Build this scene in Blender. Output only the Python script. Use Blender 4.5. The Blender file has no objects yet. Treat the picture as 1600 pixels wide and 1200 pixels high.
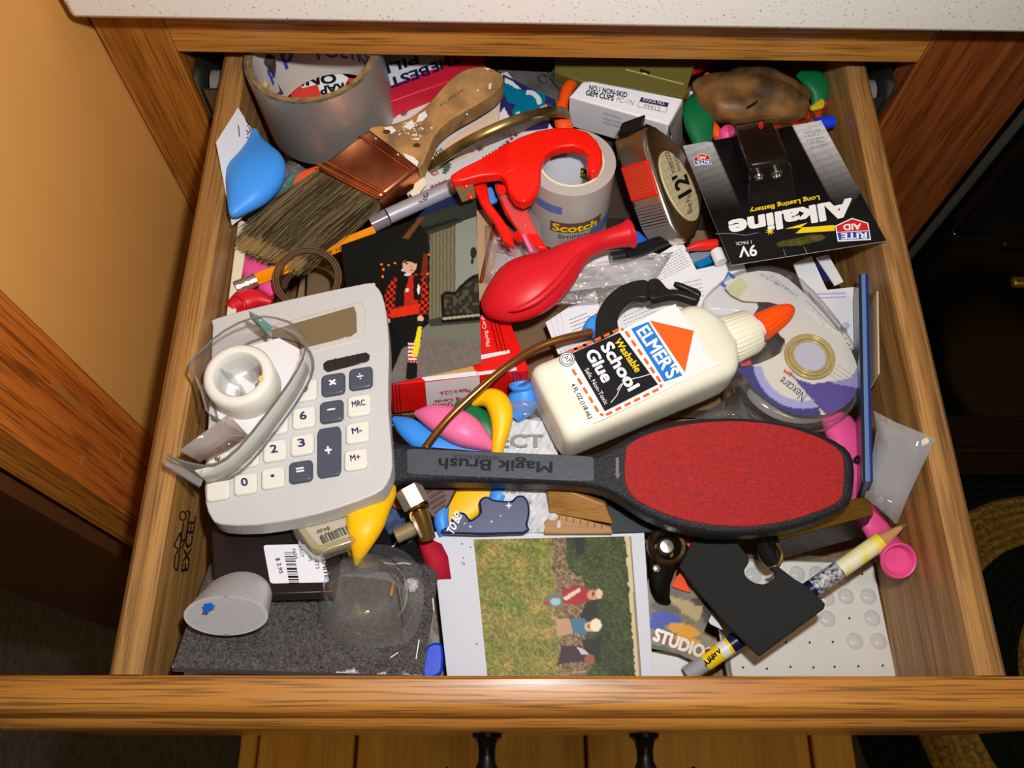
import bpy, bmesh, math, random
import numpy as np
from mathutils import Vector, Matrix
random.seed(7); np.random.seed(7)
S = bpy.context.scene; COL = S.collection
# ------------------------------------------------------------------ camera
FPX = 1322.0; ZR = 0.83; CAMZ = 1.20           # rim of the drawer 0.83 m above the floor
def _cam_axes():
    d = Vector((-30, 600, FPX)).normalized()
    y = Vector((-3, -2913, FPX)).normalized(); y = (y - d * y.dot(d)).normalized()
    z = -d; x = y.cross(z)
    return x, y, z
AX, AY, AZ = _cam_axes()
CAM = Vector((0, 0, CAMZ))
def ray(px, py):
    c = Vector(((px - 800) / FPX, (py - 600) / FPX, 1.0))
    return Vector((AX.dot(c), AY.dot(c), AZ.dot(c)))
cam = bpy.data.cameras.new('camera'); camo = bpy.data.objects.new('camera', cam); COL.objects.link(camo)
cam.sensor_width = 36; cam.lens = FPX / 1600 * 36; cam.clip_start = 0.01; cam.clip_end = 50
def _w(c): c = Vector(c); return Vector((AX.dot(c), AY.dot(c), AZ.dot(c)))
r_, u_, b_ = _w((1, 0, 0)), _w((0, -1, 0)), _w((0, 0, -1))
camo.matrix_world = Matrix(((r_.x, u_.x, b_.x, 0), (r_.y, u_.y, b_.y, 0), (r_.z, u_.z, b_.z, CAMZ), (0, 0, 0, 1)))
S.camera = camo
# ------------------------------------------------------------------ light and exposure
S.view_settings.view_transform = 'Standard'; S.view_settings.look = 'None'
S.view_settings.gamma = 1; S.view_settings.use_curve_mapping = False
S.view_settings.exposure = 0.0
w = bpy.data.worlds.new('room_light'); S.world = w; w.use_nodes = True
w.node_tree.nodes['Background'].inputs[0].default_value = (1.0, 0.80, 0.55, 1)
w.node_tree.nodes['Background'].inputs[1].default_value = 0.085
def area(name, loc, target, size, power, col):
    l = bpy.data.lights.new(name, 'AREA'); l.shape = 'DISK'; l.size = size; l.energy = power; l.color = col
    o = bpy.data.objects.new(name, l); COL.objects.link(o); o.location = loc
    o.rotation_euler = (Vector(target) - Vector(loc)).to_track_quat('-Z', 'Y').to_euler(); return o
area('camera_flash', (0.034, 0.064, CAMZ + 0.020), (0.0, 0.33, ZR), 0.022, 1.85, (0.98, 0.98, 1.0)).data.spread = math.radians(166)
area('kitchen_ceiling_lamp', (0.25, -0.15, 2.35), (0.0, 0.2, ZR), 0.35, 2.6, (1.0, 0.66, 0.32))
# ------------------------------------------------------------------ helpers
def U(px, py, h=0.0):
    """point of the scene seen at a pixel of the 1600x1200 frame, h mm above the drawer rim"""
    r = ray(px, py); return CAM + r * ((ZR + h / 1000 - CAMZ) / r.z)
def UY(px, py, y): r = ray(px, py); return CAM + r * (y / r.y)
def mmpx(p): 
    d = (p - CAM); c = _cz.dot(d); return c / FPX
_cz = -b_
class PL:
    """a plane in the scene; P() gives its point seen at a pixel"""
    def __init__(s, a, b=None, c=None):
        if b is None: s.o = Vector((0, 0, ZR + a / 1000)); s.n = Vector((0, 0, 1))
        else:
            g = lambda q: q if isinstance(q, Vector) else U(*q)
            a, b, c = g(a), g(b), g(c); s.o = a; s.n = (b - a).cross(c - a).normalized()
            if s.n.dot(CAM - a) < 0: s.n = -s.n
    def P(s, px, py, off=0.0):
        r = ray(px, py); t = (s.o - CAM).dot(s.n) / r.dot(s.n); return CAM + r * t + s.n * off
def lin(c):
    return tuple((x / 255 / 12.92) if x / 255 <= .04045 else ((x / 255 + .055) / 1.055) ** 2.4 for x in c)
M = {}
def mat(name, col=0, rough=.5, metal=0, trans=0, ior=1.45, bump=0, bscale=400, vary=0, vscale=60, sss=0, coat=0, col2=None, spec=.3, bmap=None):
    if name in M: return M[name]
    m = bpy.data.materials.new(name); m.use_nodes = True; nt = m.node_tree; b = nt.nodes['Principled BSDF']
    b.inputs['Base Color'].default_value = (*lin(col), 1); b.inputs['Roughness'].default_value = rough
    b.inputs['Metallic'].default_value = metal; b.inputs['Transmission Weight'].default_value = trans
    b.inputs['IOR'].default_value = ior; b.inputs['Coat Weight'].default_value = coat
    b.inputs['Specular IOR Level'].default_value = spec
    if sss:
        b.inputs['Subsurface Weight'].default_value = sss; b.inputs['Subsurface Radius'].default_value = (.004, .003, .002)
    tc = nt.nodes.new('ShaderNodeTexCoord')
    if bump:
        n = nt.nodes.new('ShaderNodeTexNoise'); n.inputs['Scale'].default_value = bscale; n.inputs['Detail'].default_value = 3
        bp = nt.nodes.new('ShaderNodeBump'); bp.inputs['Strength'].default_value = bump; bp.inputs['Distance'].default_value = .0006
        if bmap:
            mp = nt.nodes.new('ShaderNodeMapping'); mp.inputs['Scale'].default_value = bmap; n.inputs['Scale'].default_value = 1
            nt.links.new(tc.outputs['Object'], mp.inputs['Vector']); nt.links.new(mp.outputs[0], n.inputs['Vector'])
        else: nt.links.new(tc.outputs['Object'], n.inputs['Vector'])
        nt.links.new(n.outputs[0], bp.inputs['Height']); nt.links.new(bp.outputs[0], b.inputs['Normal'])
    if vary:
        n = nt.nodes.new('ShaderNodeTexNoise'); n.inputs['Scale'].default_value = vscale; n.inputs['Detail'].default_value = 5
        nt.links.new(tc.outputs['Object'], n.inputs['Vector'])
        r = nt.nodes.new('ShaderNodeValToRGB'); r.color_ramp.elements[0].position = .35; r.color_ramp.elements[1].position = .65
        c2 = col2 or tuple(x * (1 - vary) for x in col)
        r.color_ramp.elements[0].color = (*lin(c2), 1); r.color_ramp.elements[1].color = (*lin(col), 1)
        nt.links.new(n.outputs[0], r.inputs[0]); nt.links.new(r.outputs[0], b.inputs['Base Color'])
    M[name] = m; return m
def wood(name, c1, c2, axis='x', rough=.45, pores=.55, coat=0, fine=1.0):
    m = bpy.data.materials.new(name); m.use_nodes = True; nt = m.node_tree; b = nt.nodes['Principled BSDF']; L = nt.links
    b.inputs['Roughness'].default_value = rough; b.inputs['Coat Weight'].default_value = coat; b.inputs['Coat Roughness'].default_value = .25
    tc = nt.nodes.new('ShaderNodeTexCoord')
    def nz(al, ac, det, dist=0):
        mp = nt.nodes.new('ShaderNodeMapping'); sc = [ac] * 3; sc['xyz'.index(axis)] = al
        mp.inputs['Scale'].default_value = sc; L.new(tc.outputs['Object'], mp.inputs['Vector'])
        n = nt.nodes.new('ShaderNodeTexNoise'); n.inputs['Scale'].default_value = 1; n.inputs['Detail'].default_value = det
        n.inputs['Distortion'].default_value = dist
        L.new(mp.outputs[0], n.inputs['Vector']); return n
    a = nz(3, 150 * fine, 5, .35); r = nt.nodes.new('ShaderNodeValToRGB')
    r.color_ramp.elements[0].position = .32; r.color_ramp.elements[1].position = .66
    r.color_ramp.elements[0].color = (*lin(c2), 1); r.color_ramp.elements[1].color = (*lin(c1), 1); L.new(a.outputs[0], r.inputs[0])
    p = nz(22, 900 * fine, 2); r2 = nt.nodes.new('ShaderNodeValToRGB')
    r2.color_ramp.elements[0].position = .36; r2.color_ramp.elements[1].position = .5
    r2.color_ramp.elements[0].color = (1 - pores,) * 3 + (1,); r2.color_ramp.elements[1].color = (1, 1, 1, 1); L.new(p.outputs[0], r2.inputs[0])
    mx = nt.nodes.new('ShaderNodeMix'); mx.data_type = 'RGBA'; mx.blend_type = 'MULTIPLY'; mx.inputs[0].default_value = 1
    L.new(r.outputs[0], mx.inputs[6]); L.new(r2.outputs[0], mx.inputs[7]); L.new(mx.outputs[2], b.inputs['Base Color'])
    bp = nt.nodes.new('ShaderNodeBump'); bp.inputs['Strength'].default_value = .25; bp.inputs['Distance'].default_value = .0004
    L.new(r2.outputs[0], bp.inputs['Height']); L.new(bp.outputs[0], b.inputs['Normal'])
    M[name] = m; return m
def film(name, col=(255, 255, 255), f0=.06, f1=.55, rough=.06, haze=0.0, hazecol=(220, 220, 220), bump=0, bscale=90):
    """thin clear plastic: transparent with a Fresnel gloss, optionally milky"""
    if name in M: return M[name]
    m = bpy.data.materials.new(name); m.use_nodes = True; nt = m.node_tree; L = nt.links
    nt.nodes.remove(nt.nodes['Principled BSDF']); out = nt.nodes['Material Output']
    t = nt.nodes.new('ShaderNodeBsdfTransparent'); t.inputs[0].default_value = (*lin(col), 1)
    g = nt.nodes.new('ShaderNodeBsdfGlossy'); g.inputs['Roughness'].default_value = rough
    lw = nt.nodes.new('ShaderNodeLayerWeight'); lw.inputs[0].default_value = .35
    mr = nt.nodes.new('ShaderNodeMapRange'); mr.inputs[3].default_value = f0; mr.inputs[4].default_value = f1
    L.new(lw.outputs['Facing'], mr.inputs[0])
    base = t
    if haze:
        d = nt.nodes.new('ShaderNodeBsdfDiffuse'); d.inputs[0].default_value = (*lin(hazecol), 1)
        mh = nt.nodes.new('ShaderNodeMixShader'); mh.inputs[0].default_value = haze
        L.new(t.outputs[0], mh.inputs[1]); L.new(d.outputs[0], mh.inputs[2]); base = mh
    mx = nt.nodes.new('ShaderNodeMixShader'); L.new(mr.outputs[0], mx.inputs[0]); L.new(base.outputs[0], mx.inputs[1]); L.new(g.outputs[0], mx.inputs[2])
    if bump:
        tc = nt.nodes.new('ShaderNodeTexCoord'); n = nt.nodes.new('ShaderNodeTexNoise'); n.inputs['Scale'].default_value = bscale
        bp = nt.nodes.new('ShaderNodeBump'); bp.inputs['Strength'].default_value = bump; bp.inputs['Distance'].default_value = .002
        L.new(tc.outputs['Object'], n.inputs['Vector']); L.new(n.outputs[0], bp.inputs['Height'])
        L.new(bp.outputs[0], g.inputs['Normal']); L.new(bp.outputs[0], lw.inputs['Normal'])
    L.new(mx.outputs[0], out.inputs[0]); M[name] = m; return m
def printed(name, rough=.35, coat=0):
    """ink on paper: colour comes from the mesh's own colour attribute"""
    if name in M: return M[name]
    m = bpy.data.materials.new(name); m.use_nodes = True; nt = m.node_tree; b = nt.nodes['Principled BSDF']
    a = nt.nodes.new('ShaderNodeAttribute'); a.attribute_name = 'ink'; nt.links.new(a.outputs['Color'], b.inputs['Base Color'])
    b.inputs['Roughness'].default_value = rough; b.inputs['Coat Weight'].default_value = coat; b.inputs['Specular IOR Level'].default_value = .22
    M[name] = m; return m
ORG = {}
def tag(o, label=None, cat=None, group=None, kind=None):
    if label: o['label'] = label
    if cat: o['category'] = cat
    if group: o['group'] = group
    if kind: o['kind'] = kind
    return o
def thing(name, label, cat, loc, group=None):
    o = bpy.data.objects.new(name, None); COL.objects.link(o); o.location = loc; o.empty_display_size = .01
    ORG[o] = Vector(loc); return tag(o, label, cat, group)
def mk(name, verts, faces, m, root=None, smooth=False, bevel=0, seg=2, ink=None, flip=True, sub=0):
    verts = [Vector(v) for v in verts]
    if root is None:
        lo = min(v.z for v in verts); c = sum(verts, Vector()) / len(verts); org = Vector((c.x, c.y, lo))
    else: org = ORG[root]
    me = bpy.data.meshes.new(name); me.from_pydata([tuple(v - org) for v in verts], [], faces); me.materials.append(m)
    if flip:
        bm = bmesh.new(); bm.from_mesh(me); bmesh.ops.recalc_face_normals(bm, faces=bm.faces); bm.to_mesh(me); bm.free()
    if ink is not None:
        at = me.color_attributes.new('ink', 'FLOAT_COLOR', 'POINT'); at.data.foreach_set('color', np.asarray(ink, np.float32).ravel())
    if smooth:
        me.polygons.foreach_set('use_smooth', [True] * len(me.polygons)); me.set_sharp_from_angle(angle=math.radians(40))
    o = bpy.data.objects.new(name, me); COL.objects.link(o)
    if root is None: o.location = org
    else: o.parent = root
    ORG[o] = org
    if bevel:
        b = o.modifiers.new('bevel', 'BEVEL'); b.width = bevel; b.segments = seg; b.limit_method = 'ANGLE'; b.angle_limit = math.radians(35)
    if sub:
        b = o.modifiers.new('sub', 'SUBSURF'); b.levels = sub; b.render_levels = sub
    return o
def cr(pts, m=4, closed=False):
    """Catmull-Rom resampling of tuples"""
    n = len(pts); out = []
    A = [np.array(p, float) for p in pts]
    for i in range(n if closed else n - 1):
        if closed: p0, p1, p2, p3 = A[i - 1], A[i], A[(i + 1) % n], A[(i + 2) % n]
        else: p0, p1, p2, p3 = A[max(i - 1, 0)], A[i], A[i + 1], A[min(i + 2, n - 1)]
        for k in range(m):
            t = k / m
            out.append(tuple(.5 * ((2 * p1) + (p2 - p0) * t + (2 * p0 - 5 * p1 + 4 * p2 - p3) * t * t + (3 * p1 - p0 - 3 * p2 + p3) * t ** 3)))
    if not closed: out.append(tuple(A[-1]))
    return out
def box(name, a, b, m, root=None, bevel=0, smooth=False):
    (x0, y0, z0), (x1, y1, z1) = a, b
    v = [(x, y, z) for z in (z0, z1) for y in (y0, y1) for x in (x0, x1)]
    f = [(0, 2, 3, 1), (4, 5, 7, 6), (0, 1, 5, 4), (2, 6, 7, 3), (0, 4, 6, 2), (1, 3, 7, 5)]
    return mk(name, v, f, m, root, bevel=bevel, smooth=smooth or bevel > 0)
def solid(name, top, vec, m, root=None, bevel=0, seg=2, smooth=True):
    """closed slab: outline of 3D points moved along vec"""
    n = len(top); v = list(top) + [p + vec for p in top]
    f = [tuple(range(n)), tuple(range(2 * n - 1, n - 1, -1))] + [(i, (i + 1) % n, n + (i + 1) % n, n + i) for i in range(n)]
    return mk(name, v, f, m, root, smooth=smooth, bevel=bevel, seg=seg)
def prism(name, pl, px, th, m, root=None, bevel=.0008, seg=2, off=0):
    """slab of thickness th mm whose top lies in plane pl (off mm above it)"""
    top = [pl.P(p[0], p[1], off / 1000) for p in px]
    return solid(name, top, pl.n * (-th / 1000), m, root, bevel, seg)
def flat(name, pl, px, m, root, off=.2):
    """ink or sticker shape printed on a plane"""
    return mk(name, [pl.P(p[0], p[1], off / 1000) for p in px], [tuple(range(len(px)))], m, root, flip=False)
def circ(cx, cy, rx, ry=None, n=24, a0=0, a1=360):
    ry = ry or rx; full = abs(a1 - a0) >= 360
    return [(cx + rx * math.cos(math.radians(a0 + (a1 - a0) * i / (n if full else n - 1))), cy + ry * math.sin(math.radians(a0 + (a1 - a0) * i / (n if full else n - 1)))) for i in range(n)]
def stroke(name, pl, lines, wpx, m, root, off=.25):
    """pen lines printed on a plane"""
    v = []; f = []
    for ln in lines:
        for (a, b) in zip(ln[:-1], ln[1:]):
            dx, dy = b[0] - a[0], b[1] - a[1]; l = math.hypot(dx, dy) or 1; nx, ny = -dy / l * wpx / 2, dx / l * wpx / 2
            k = len(v)
            for q in ((a[0] + nx, a[1] + ny), (b[0] + nx, b[1] + ny), (b[0] - nx, b[1] - ny), (a[0] - nx, a[1] - ny)): v.append(pl.P(q[0], q[1], off / 1000))
            f.append((k, k + 1, k + 2, k + 3))
    return mk(name, v, f, m, root, flip=False)
_tc = {}
def glyphs(s, bold=0.0):
    if (s, bold) in _tc: return _tc[(s, bold)]
    cu = bpy.data.curves.new('t', 'FONT'); cu.body = s; cu.resolution_u = 3
    o = bpy.data.objects.new('t', cu); COL.objects.link(o)
    dg = bpy.context.evaluated_depsgraph_get(); me = o.evaluated_get(dg).to_mesh()
    v = [(q.co.x, q.co.y) for q in me.vertices]; f = [tuple(p.vertices) for p in me.polygons]
    o.evaluated_get(dg).to_mesh_clear(); bpy.data.objects.remove(o); bpy.data.curves.remove(cu)
    x0, x1 = min(a for a, _ in v), max(a for a, _ in v); y0, y1 = min(b for _, b in v), max(b for _, b in v)
    v = [((a - x0) / (x1 - x0), (b - y0) / (y1 - y0), 0.0) for a, b in v]
    if bold > 0:                                   # heavier strokes: the glyphs doubled a hair apart
        v0, f0 = v, f; v = list(v0); f = list(f0); bx, by = bold * .8 / (x1 - x0), bold * .8 / (y1 - y0)
        for i_, (sx, sy) in enumerate(((1, 1), (1, -1), (-1, 1), (-1, -1), (1.3, 0), (-1.3, 0))):
            k = len(v); v += [(a + sx * bx, b + sy * by, 2.5e-5 * (i_ + 1)) for a, b, _ in v0]; f += [tuple(i + k for i in q) for q in f0]
    _tc[(s, bold)] = (v, f); return v, f
def text(s, pl, p0, p1, p2, m, root, off=.3, bold=0.0, name='lettering', shear=0.0):
    """lettering on a plane: pixel of its lower left, lower right and upper left corner"""
    v, f = glyphs(s, bold)
    a, b, c = pl.P(*p0), pl.P(*p1), pl.P(*p2)
    return mk(name, [a + (b - a) * (x + shear * y) + (c - a) * y + pl.n * (off / 1000 + z) for x, y, z in v], f, m, root, flip=False)
def textf(s, fn, m, root, bold=0.0, name='lettering'):
    v, f = glyphs(s, bold); return mk(name, [fn(x, y, z) for x, y, z in v], f, m, root, flip=False)
def loft(name, secs, m, root=None, n=16, power=2.0, smooth=True, bevel=0, upv=Vector((0, 0, 1))):
    """secs: (Vector, half width m, half height m)"""
    v = []; f = []; k = len(secs)
    for i, (p, a, b) in enumerate(secs):
        t = (secs[min(i + 1, k - 1)][0] - secs[max(i - 1, 0)][0]).normalized()
        sd = t.cross(upv)
        sd = sd.normalized() if sd.length > 1e-6 else Vector((1, 0, 0)); up = sd.cross(t)
        for j in range(n):
            q = 2 * math.pi * j / n; c, s_ = math.cos(q), math.sin(q)
            c = math.copysign(abs(c) ** (2 / power), c); s_ = math.copysign(abs(s_) ** (2 / power), s_)
            v.append(p + sd * (a * c) + up * (b * s_))
    for i in range(k - 1):
        for j in range(n): f.append((i * n + j, i * n + (j + 1) % n, (i + 1) * n + (j + 1) % n, (i + 1) * n + j))
    f.append(tuple(range(n))); f.append(tuple(range((k - 1) * n, k * n)))
    return mk(name, v, f, m, root, smooth=smooth, bevel=bevel)
def loftpx(name, rows, m, root=None, n=16, power=2.0, up=4, **kw):
    """rows: (px, py, h mm, half width px, half thickness mm)"""
    R = cr(rows, up) if up > 1 else rows
    return loft(name, [((p := U(r[0], r[1], r[2])), max(r[3], .3) * mmpx(p), max(r[4], .1) / 1000) for r in R], m, root, n, power, **kw)
def tube(name, pts, r, m, root=None, n=10, up=4, smooth=True):
    P = cr([tuple(p) for p in pts], up) if up > 1 else [tuple(p) for p in pts]
    return loft(name, [(Vector(p), r, r) for p in P], m, root, n, smooth=smooth)
def lathe(name, prof, org, axis, m, root=None, n=40, smooth=True, closed=False, xref=None):
    """prof: (radius m, along axis m)"""
    axis = axis.normalized(); x = (xref or (Vector((1, 0, 0)) if abs(axis.x) < .9 else Vector((0, 1, 0))))
    x = (x - axis * x.dot(axis)).normalized(); y = axis.cross(x); v = []; f = []; k = len(prof)
    for r, z in prof:
        for j in range(n):
            q = 2 * math.pi * j / n; v.append(org + axis * z + (x * math.cos(q) + y * math.sin(q)) * r)
    for i in range(k if closed else k - 1):
        i2 = (i + 1) % k
        for j in range(n): f.append((i * n + j, i * n + (j + 1) % n, i2 * n + (j + 1) % n, i2 * n + j))
    if not closed:
        f.append(tuple(range(n))); f.append(tuple(range((k - 1) * n, k * n)))
    return mk(name, v, f, m, root, smooth=smooth)
def torus(name, org, axis, R, r, m, root=None, n=32, k=10, ry=None):
    return lathe(name, [(R + r * math.cos(2 * math.pi * i / k), (ry or r) * math.sin(2 * math.pi * i / k)) for i in range(k)], org, axis, m, root, n, closed=True)
def surf(name, rows, m, root=None, th=0, smooth=True):
    """open sheet through rows of points, th mm thick"""
    a, b = len(rows), len(rows[0]); v = [p for r in rows for p in r]
    f = [(i * b + j, i * b + j + 1, (i + 1) * b + j + 1, (i + 1) * b + j) for i in range(a - 1) for j in range(b - 1)]
    o = mk(name, v, f, m, root, smooth=smooth)
    if th:
        s = o.modifiers.new('thickness', 'SOLIDIFY'); s.thickness = th / 1000; s.offset = 0
    return o
def bil(q, u, v):
    return ((q[0][0] * (1 - u) + q[1][0] * u) * (1 - v) + (q[3][0] * (1 - u) + q[2][0] * u) * v,
            (q[0][1] * (1 - u) + q[1][1] * u) * (1 - v) + (q[3][1] * (1 - u) + q[2][1] * u) * v)
def sheet(name, pl, q, paint, root=None, nx=40, ny=40, th=.4, m=None, rough=.35, off=0, curl=None):
    """printed card: corners TL TR BR BL, paint(px, py) gives its ink"""
    uu, vv = np.meshgrid(np.linspace(0, 1, nx + 1), np.linspace(0, 1, ny + 1)); X, Y = bil(q, uu, vv)
    rgb = np.clip(paint(X, Y), 0, 255) / 255; rgb = np.where(rgb <= .04045, rgb / 12.92, ((rgb + .055) / 1.055) ** 2.4).reshape(-1, 3)
    top = [pl.P(x, y, off / 1000) for x, y in zip(X.ravel(), Y.ravel())]
    if curl: top = [p + pl.n * (curl(a, b) / 1000) for p, a, b in zip(top, uu.ravel(), vv.ravel())]
    N = len(top); W = nx + 1
    f = [(j * W + i, j * W + i + 1, (j + 1) * W + i + 1, (j + 1) * W + i) for j in range(ny) for i in range(nx)]
    rim = [i for i in range(W)] + [j * W + nx for j in range(1, ny + 1)] + [ny * W + i for i in range(nx - 1, -1, -1)] + [j * W for j in range(ny - 1, 0, -1)]
    v = top + [top[i] - pl.n * (th / 1000) for i in rim]; K = len(rim)
    f += [(rim[i], rim[(i + 1) % K], N + (i + 1) % K, N + i) for i in range(K)] + [tuple(range(N, N + K))]
    ink = np.ones((len(v), 4)); ink[:N, :3] = rgb; ink[N:, :3] = rgb[rim] if False else .7
    return mk(name, v, f, m or printed('print_%d' % int(rough * 100), rough), root, ink=ink)
# painting helpers (numpy, flat ink only)
def inpoly(X, Y, p):
    r = np.zeros(X.shape, bool); n = len(p)
    for i in range(n):
        (x1, y1), (x2, y2) = p[i], p[(i + 1) % n]
        c = ((y1 > Y) != (y2 > Y)); r ^= c & (X < (x2 - x1) * (Y - y1) / ((y2 - y1) or 1e-9) + x1)
    return r
def inell(X, Y, cx, cy, rx, ry, rot=0):
    c, s = math.cos(math.radians(rot)), math.sin(math.radians(rot)); a = (X - cx) * c + (Y - cy) * s; b = -(X - cx) * s + (Y - cy) * c
    return (a / rx) ** 2 + (b / ry) ** 2 < 1
def vn(X, Y, s, seed=0):
    X = X / s; Y = Y / s; i = np.floor(X).astype(int); j = np.floor(Y).astype(int); u = X - i; v = Y - j
    u = u * u * (3 - 2 * u); v = v * v * (3 - 2 * v)
    h = lambda a, b: ((np.sin(a * 127.1 + b * 311.7 + seed * 17.3) * 43758.5453) % 1)
    return (h(i, j) * (1 - u) + h(i + 1, j) * u) * (1 - v) + (h(i, j + 1) * (1 - u) + h(i + 1, j + 1) * u) * v
class Ink:
    def __init__(s, X, Y, bg): s.X, s.Y = X, Y; s.c = np.ones(X.shape + (3,)) * np.array(bg, float)
    def put(s, mask, col): s.c[mask] = col if not isinstance(col, np.ndarray) else col[mask]; return s
    def poly(s, p, col): return s.put(inpoly(s.X, s.Y, p), col)
    def ell(s, cx, cy, rx, ry, col, rot=0): return s.put(inell(s.X, s.Y, cx, cy, rx, ry, rot), col)
def bg(col): return lambda X, Y: Ink(X, Y, col).c
BALG = 'rubber balloons in the drawer'
def balloon(label, rows, m, mouth=None, n=18, power=2.3):
    c = U(*rows[len(rows) // 2][:3]); t = thing('balloon', label, 'balloon', c - Vector((0, 0, .004)), BALG)
    loftpx('body', rows, m, t, n=n, power=power)
    if mouth:
        px, py, h, rpx, ax = mouth; p = U(px, py, h); R = rpx * mmpx(p)
        lathe('mouth', [(.0002, -R * .35), (R * .7, -R * .3), (R * .84, -R * .1), (R * .9, R * .1), (R * .98, R * .14), (R * 1.06, R * .06), (R * 1.06, -R * .08), (R * .98, -R * .16), (R * .9, -R * .3), (.0002, -R * .5)], p, Vector(ax), m, t, 32)
    return t
def uni(a, b): return (a - b).normalized()
Z3 = Vector((0, 0, 1))
# ------------------------------------------------------------------ the setting
oak_x = wood('oak_x', (196, 134, 54), (168, 106, 38), 'x', coat=.25)
oak_z = wood('oak_z', (178, 112, 38), (138, 78, 18), 'z', coat=.25)
oak_shaded = wood('oak_shaded_z', (150, 80, 30), (108, 50, 14), 'z', coat=.2)  # same oak darkened: flash falloff on the right stile put into the colour
beech_y = wood('beech_y', (184, 136, 76), (136, 94, 48), 'y', pores=.4)
ply_y = wood('drawer_wood_y', (150, 116, 76), (112, 80, 48), 'y', pores=.3)
plank_y = wood('plank_y', (246, 190, 66), (222, 160, 46), 'y', pores=.15, fine=.5)
wall_m = mat('wall_paint', (228, 164, 84), .8, bump=.15, bscale=300)
H = lambda h: ZR + h / 1000
def structure(o): o['kind'] = 'structure'; return o
carpet = bpy.data.materials.new('carpet'); carpet.use_nodes = True
nt = carpet.node_tree; b = nt.nodes['Principled BSDF']; b.inputs['Roughness'].default_value = .95
tc = nt.nodes.new('ShaderNodeTexCoord'); mp = nt.nodes.new('ShaderNodeMapping'); mp.inputs['Scale'].default_value = (160, 60, 1)
n = nt.nodes.new('ShaderNodeTexNoise'); n.inputs['Scale'].default_value = 1; n.inputs['Detail'].default_value = 4
r = nt.nodes.new('ShaderNodeValToRGB'); r.color_ramp.elements[0].color = (*lin((52, 42, 34)), 1); r.color_ramp.elements[1].color = (*lin((120, 104, 86)), 1)
bp = nt.nodes.new('ShaderNodeBump'); bp.inputs['Strength'].default_value = .8; bp.inputs['Distance'].default_value = .004
for a, c in ((tc.outputs['Object'], mp.inputs['Vector']), (mp.outputs[0], n.inputs['Vector']), (n.outputs[0], r.inputs[0]), (r.outputs[0], b.inputs['Base Color']), (n.outputs[0], bp.inputs['Height']), (bp.outputs[0], b.inputs['Normal'])): nt.links.new(a, c)
structure(box('floor', (-2.2, -1.6, -.05), (2.2, 1.2, 0), carpet))
structure(box('wall_left', (-.338, .125, 0), (-.218, 1.0, 2.45), wall_m))
structure(box('wall_back', (-.338, 1.0, 0), (2.2, 1.1, 2.45), wall_m))
cas = structure(box('trim_1', (-.218, .122, 0), (-.2125, .188, 2.1), wood('casing_z', (222, 124, 44), (184, 92, 26), 'z', coat=.2), bevel=.002))
mk('edge_bead', [Vector(p) for p in ((-.2125, .118, 0), (-.209, .121, 0), (-.209, .130, 0), (-.2125, .133, 0), (-.2125, .118, 2.1), (-.209, .121, 2.1), (-.209, .130, 2.1), (-.2125, .133, 2.1))],
   [(0, 1, 2, 3), (7, 6, 5, 4), (0, 4, 5, 1), (1, 5, 6, 2), (2, 6, 7, 3), (3, 7, 4, 0)], oak_z, cas)
for i, (y, z0, z1, a) in enumerate(((.166, H(-30), H(-3), .004), (.157, H(-92), H(-88), .006), (.141, H(-50), H(-46), .006), (.178, H(-70), H(-66), .003))):
    box('scuff', (-.2126, y, z0), (-.21235, y + a, z1), M.get('scuffm') or mat('scuffm', (176, 112, 52), .6), cas)
structure(box('trim_2', (-.338, .112, 0), (-.2185, .1215, 2.1), mat('jamb', (92, 54, 24), .5)))
# face frame cabinet: stiles and rails are its parts
cab = thing('base_cabinet', 'oak face frame cabinet under the speckled countertop', 'cabinet', (.03, .361, 0))
box('stile', (-.2165, .361, .09), (-.178, .380, H(58)), oak_z, cab, bevel=.001)
box('stile', (.2365, .361, .09), (.3125, .380, H(58)), oak_shaded, cab, bevel=.001)
box('rail', (-.178, .3612, H(15.5)), (.2365, .380, H(58)), oak_x, cab, bevel=.0008)
box('rail', (-.178, .3612, H(-165)), (.2365, .380, H(-128)), oak_x, cab, bevel=.0008)
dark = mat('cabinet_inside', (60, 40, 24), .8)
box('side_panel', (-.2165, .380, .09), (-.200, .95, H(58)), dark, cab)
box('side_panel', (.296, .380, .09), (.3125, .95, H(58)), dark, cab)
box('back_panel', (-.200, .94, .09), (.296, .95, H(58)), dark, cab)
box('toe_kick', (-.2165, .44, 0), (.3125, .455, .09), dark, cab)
metal = mat('zinc_metal', (175, 175, 170), .35, 1)
for sx, x0, x1 in ((-1, -.1755, -.1605), (1, .2175, .2325)):
    v = box('slide_rail', (x0, .363, H(-38)), (x1, .86, H(-36)), metal, cab)
    xo = x0 if sx < 0 else x1
    box('slide_flange', (xo - .0006, .363, H(-38)), (xo + .0006, .86, H(-4)), metal, cab); box('slide_lip', (min(x0, x1) + .003, .362, H(-38)), (max(x0, x1) - .003, .3635, H(-14)), metal, cab)
    lathe('slide_roller', [(.002, 0), (.009, 0), (.009, .006), (.002, .006)], Vector(((x0 + x1) / 2 - .003, .375, H(-24))), Vector((1, 0, 0)), mat('roller', (120, 116, 108), .4), cab, 20)
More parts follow.
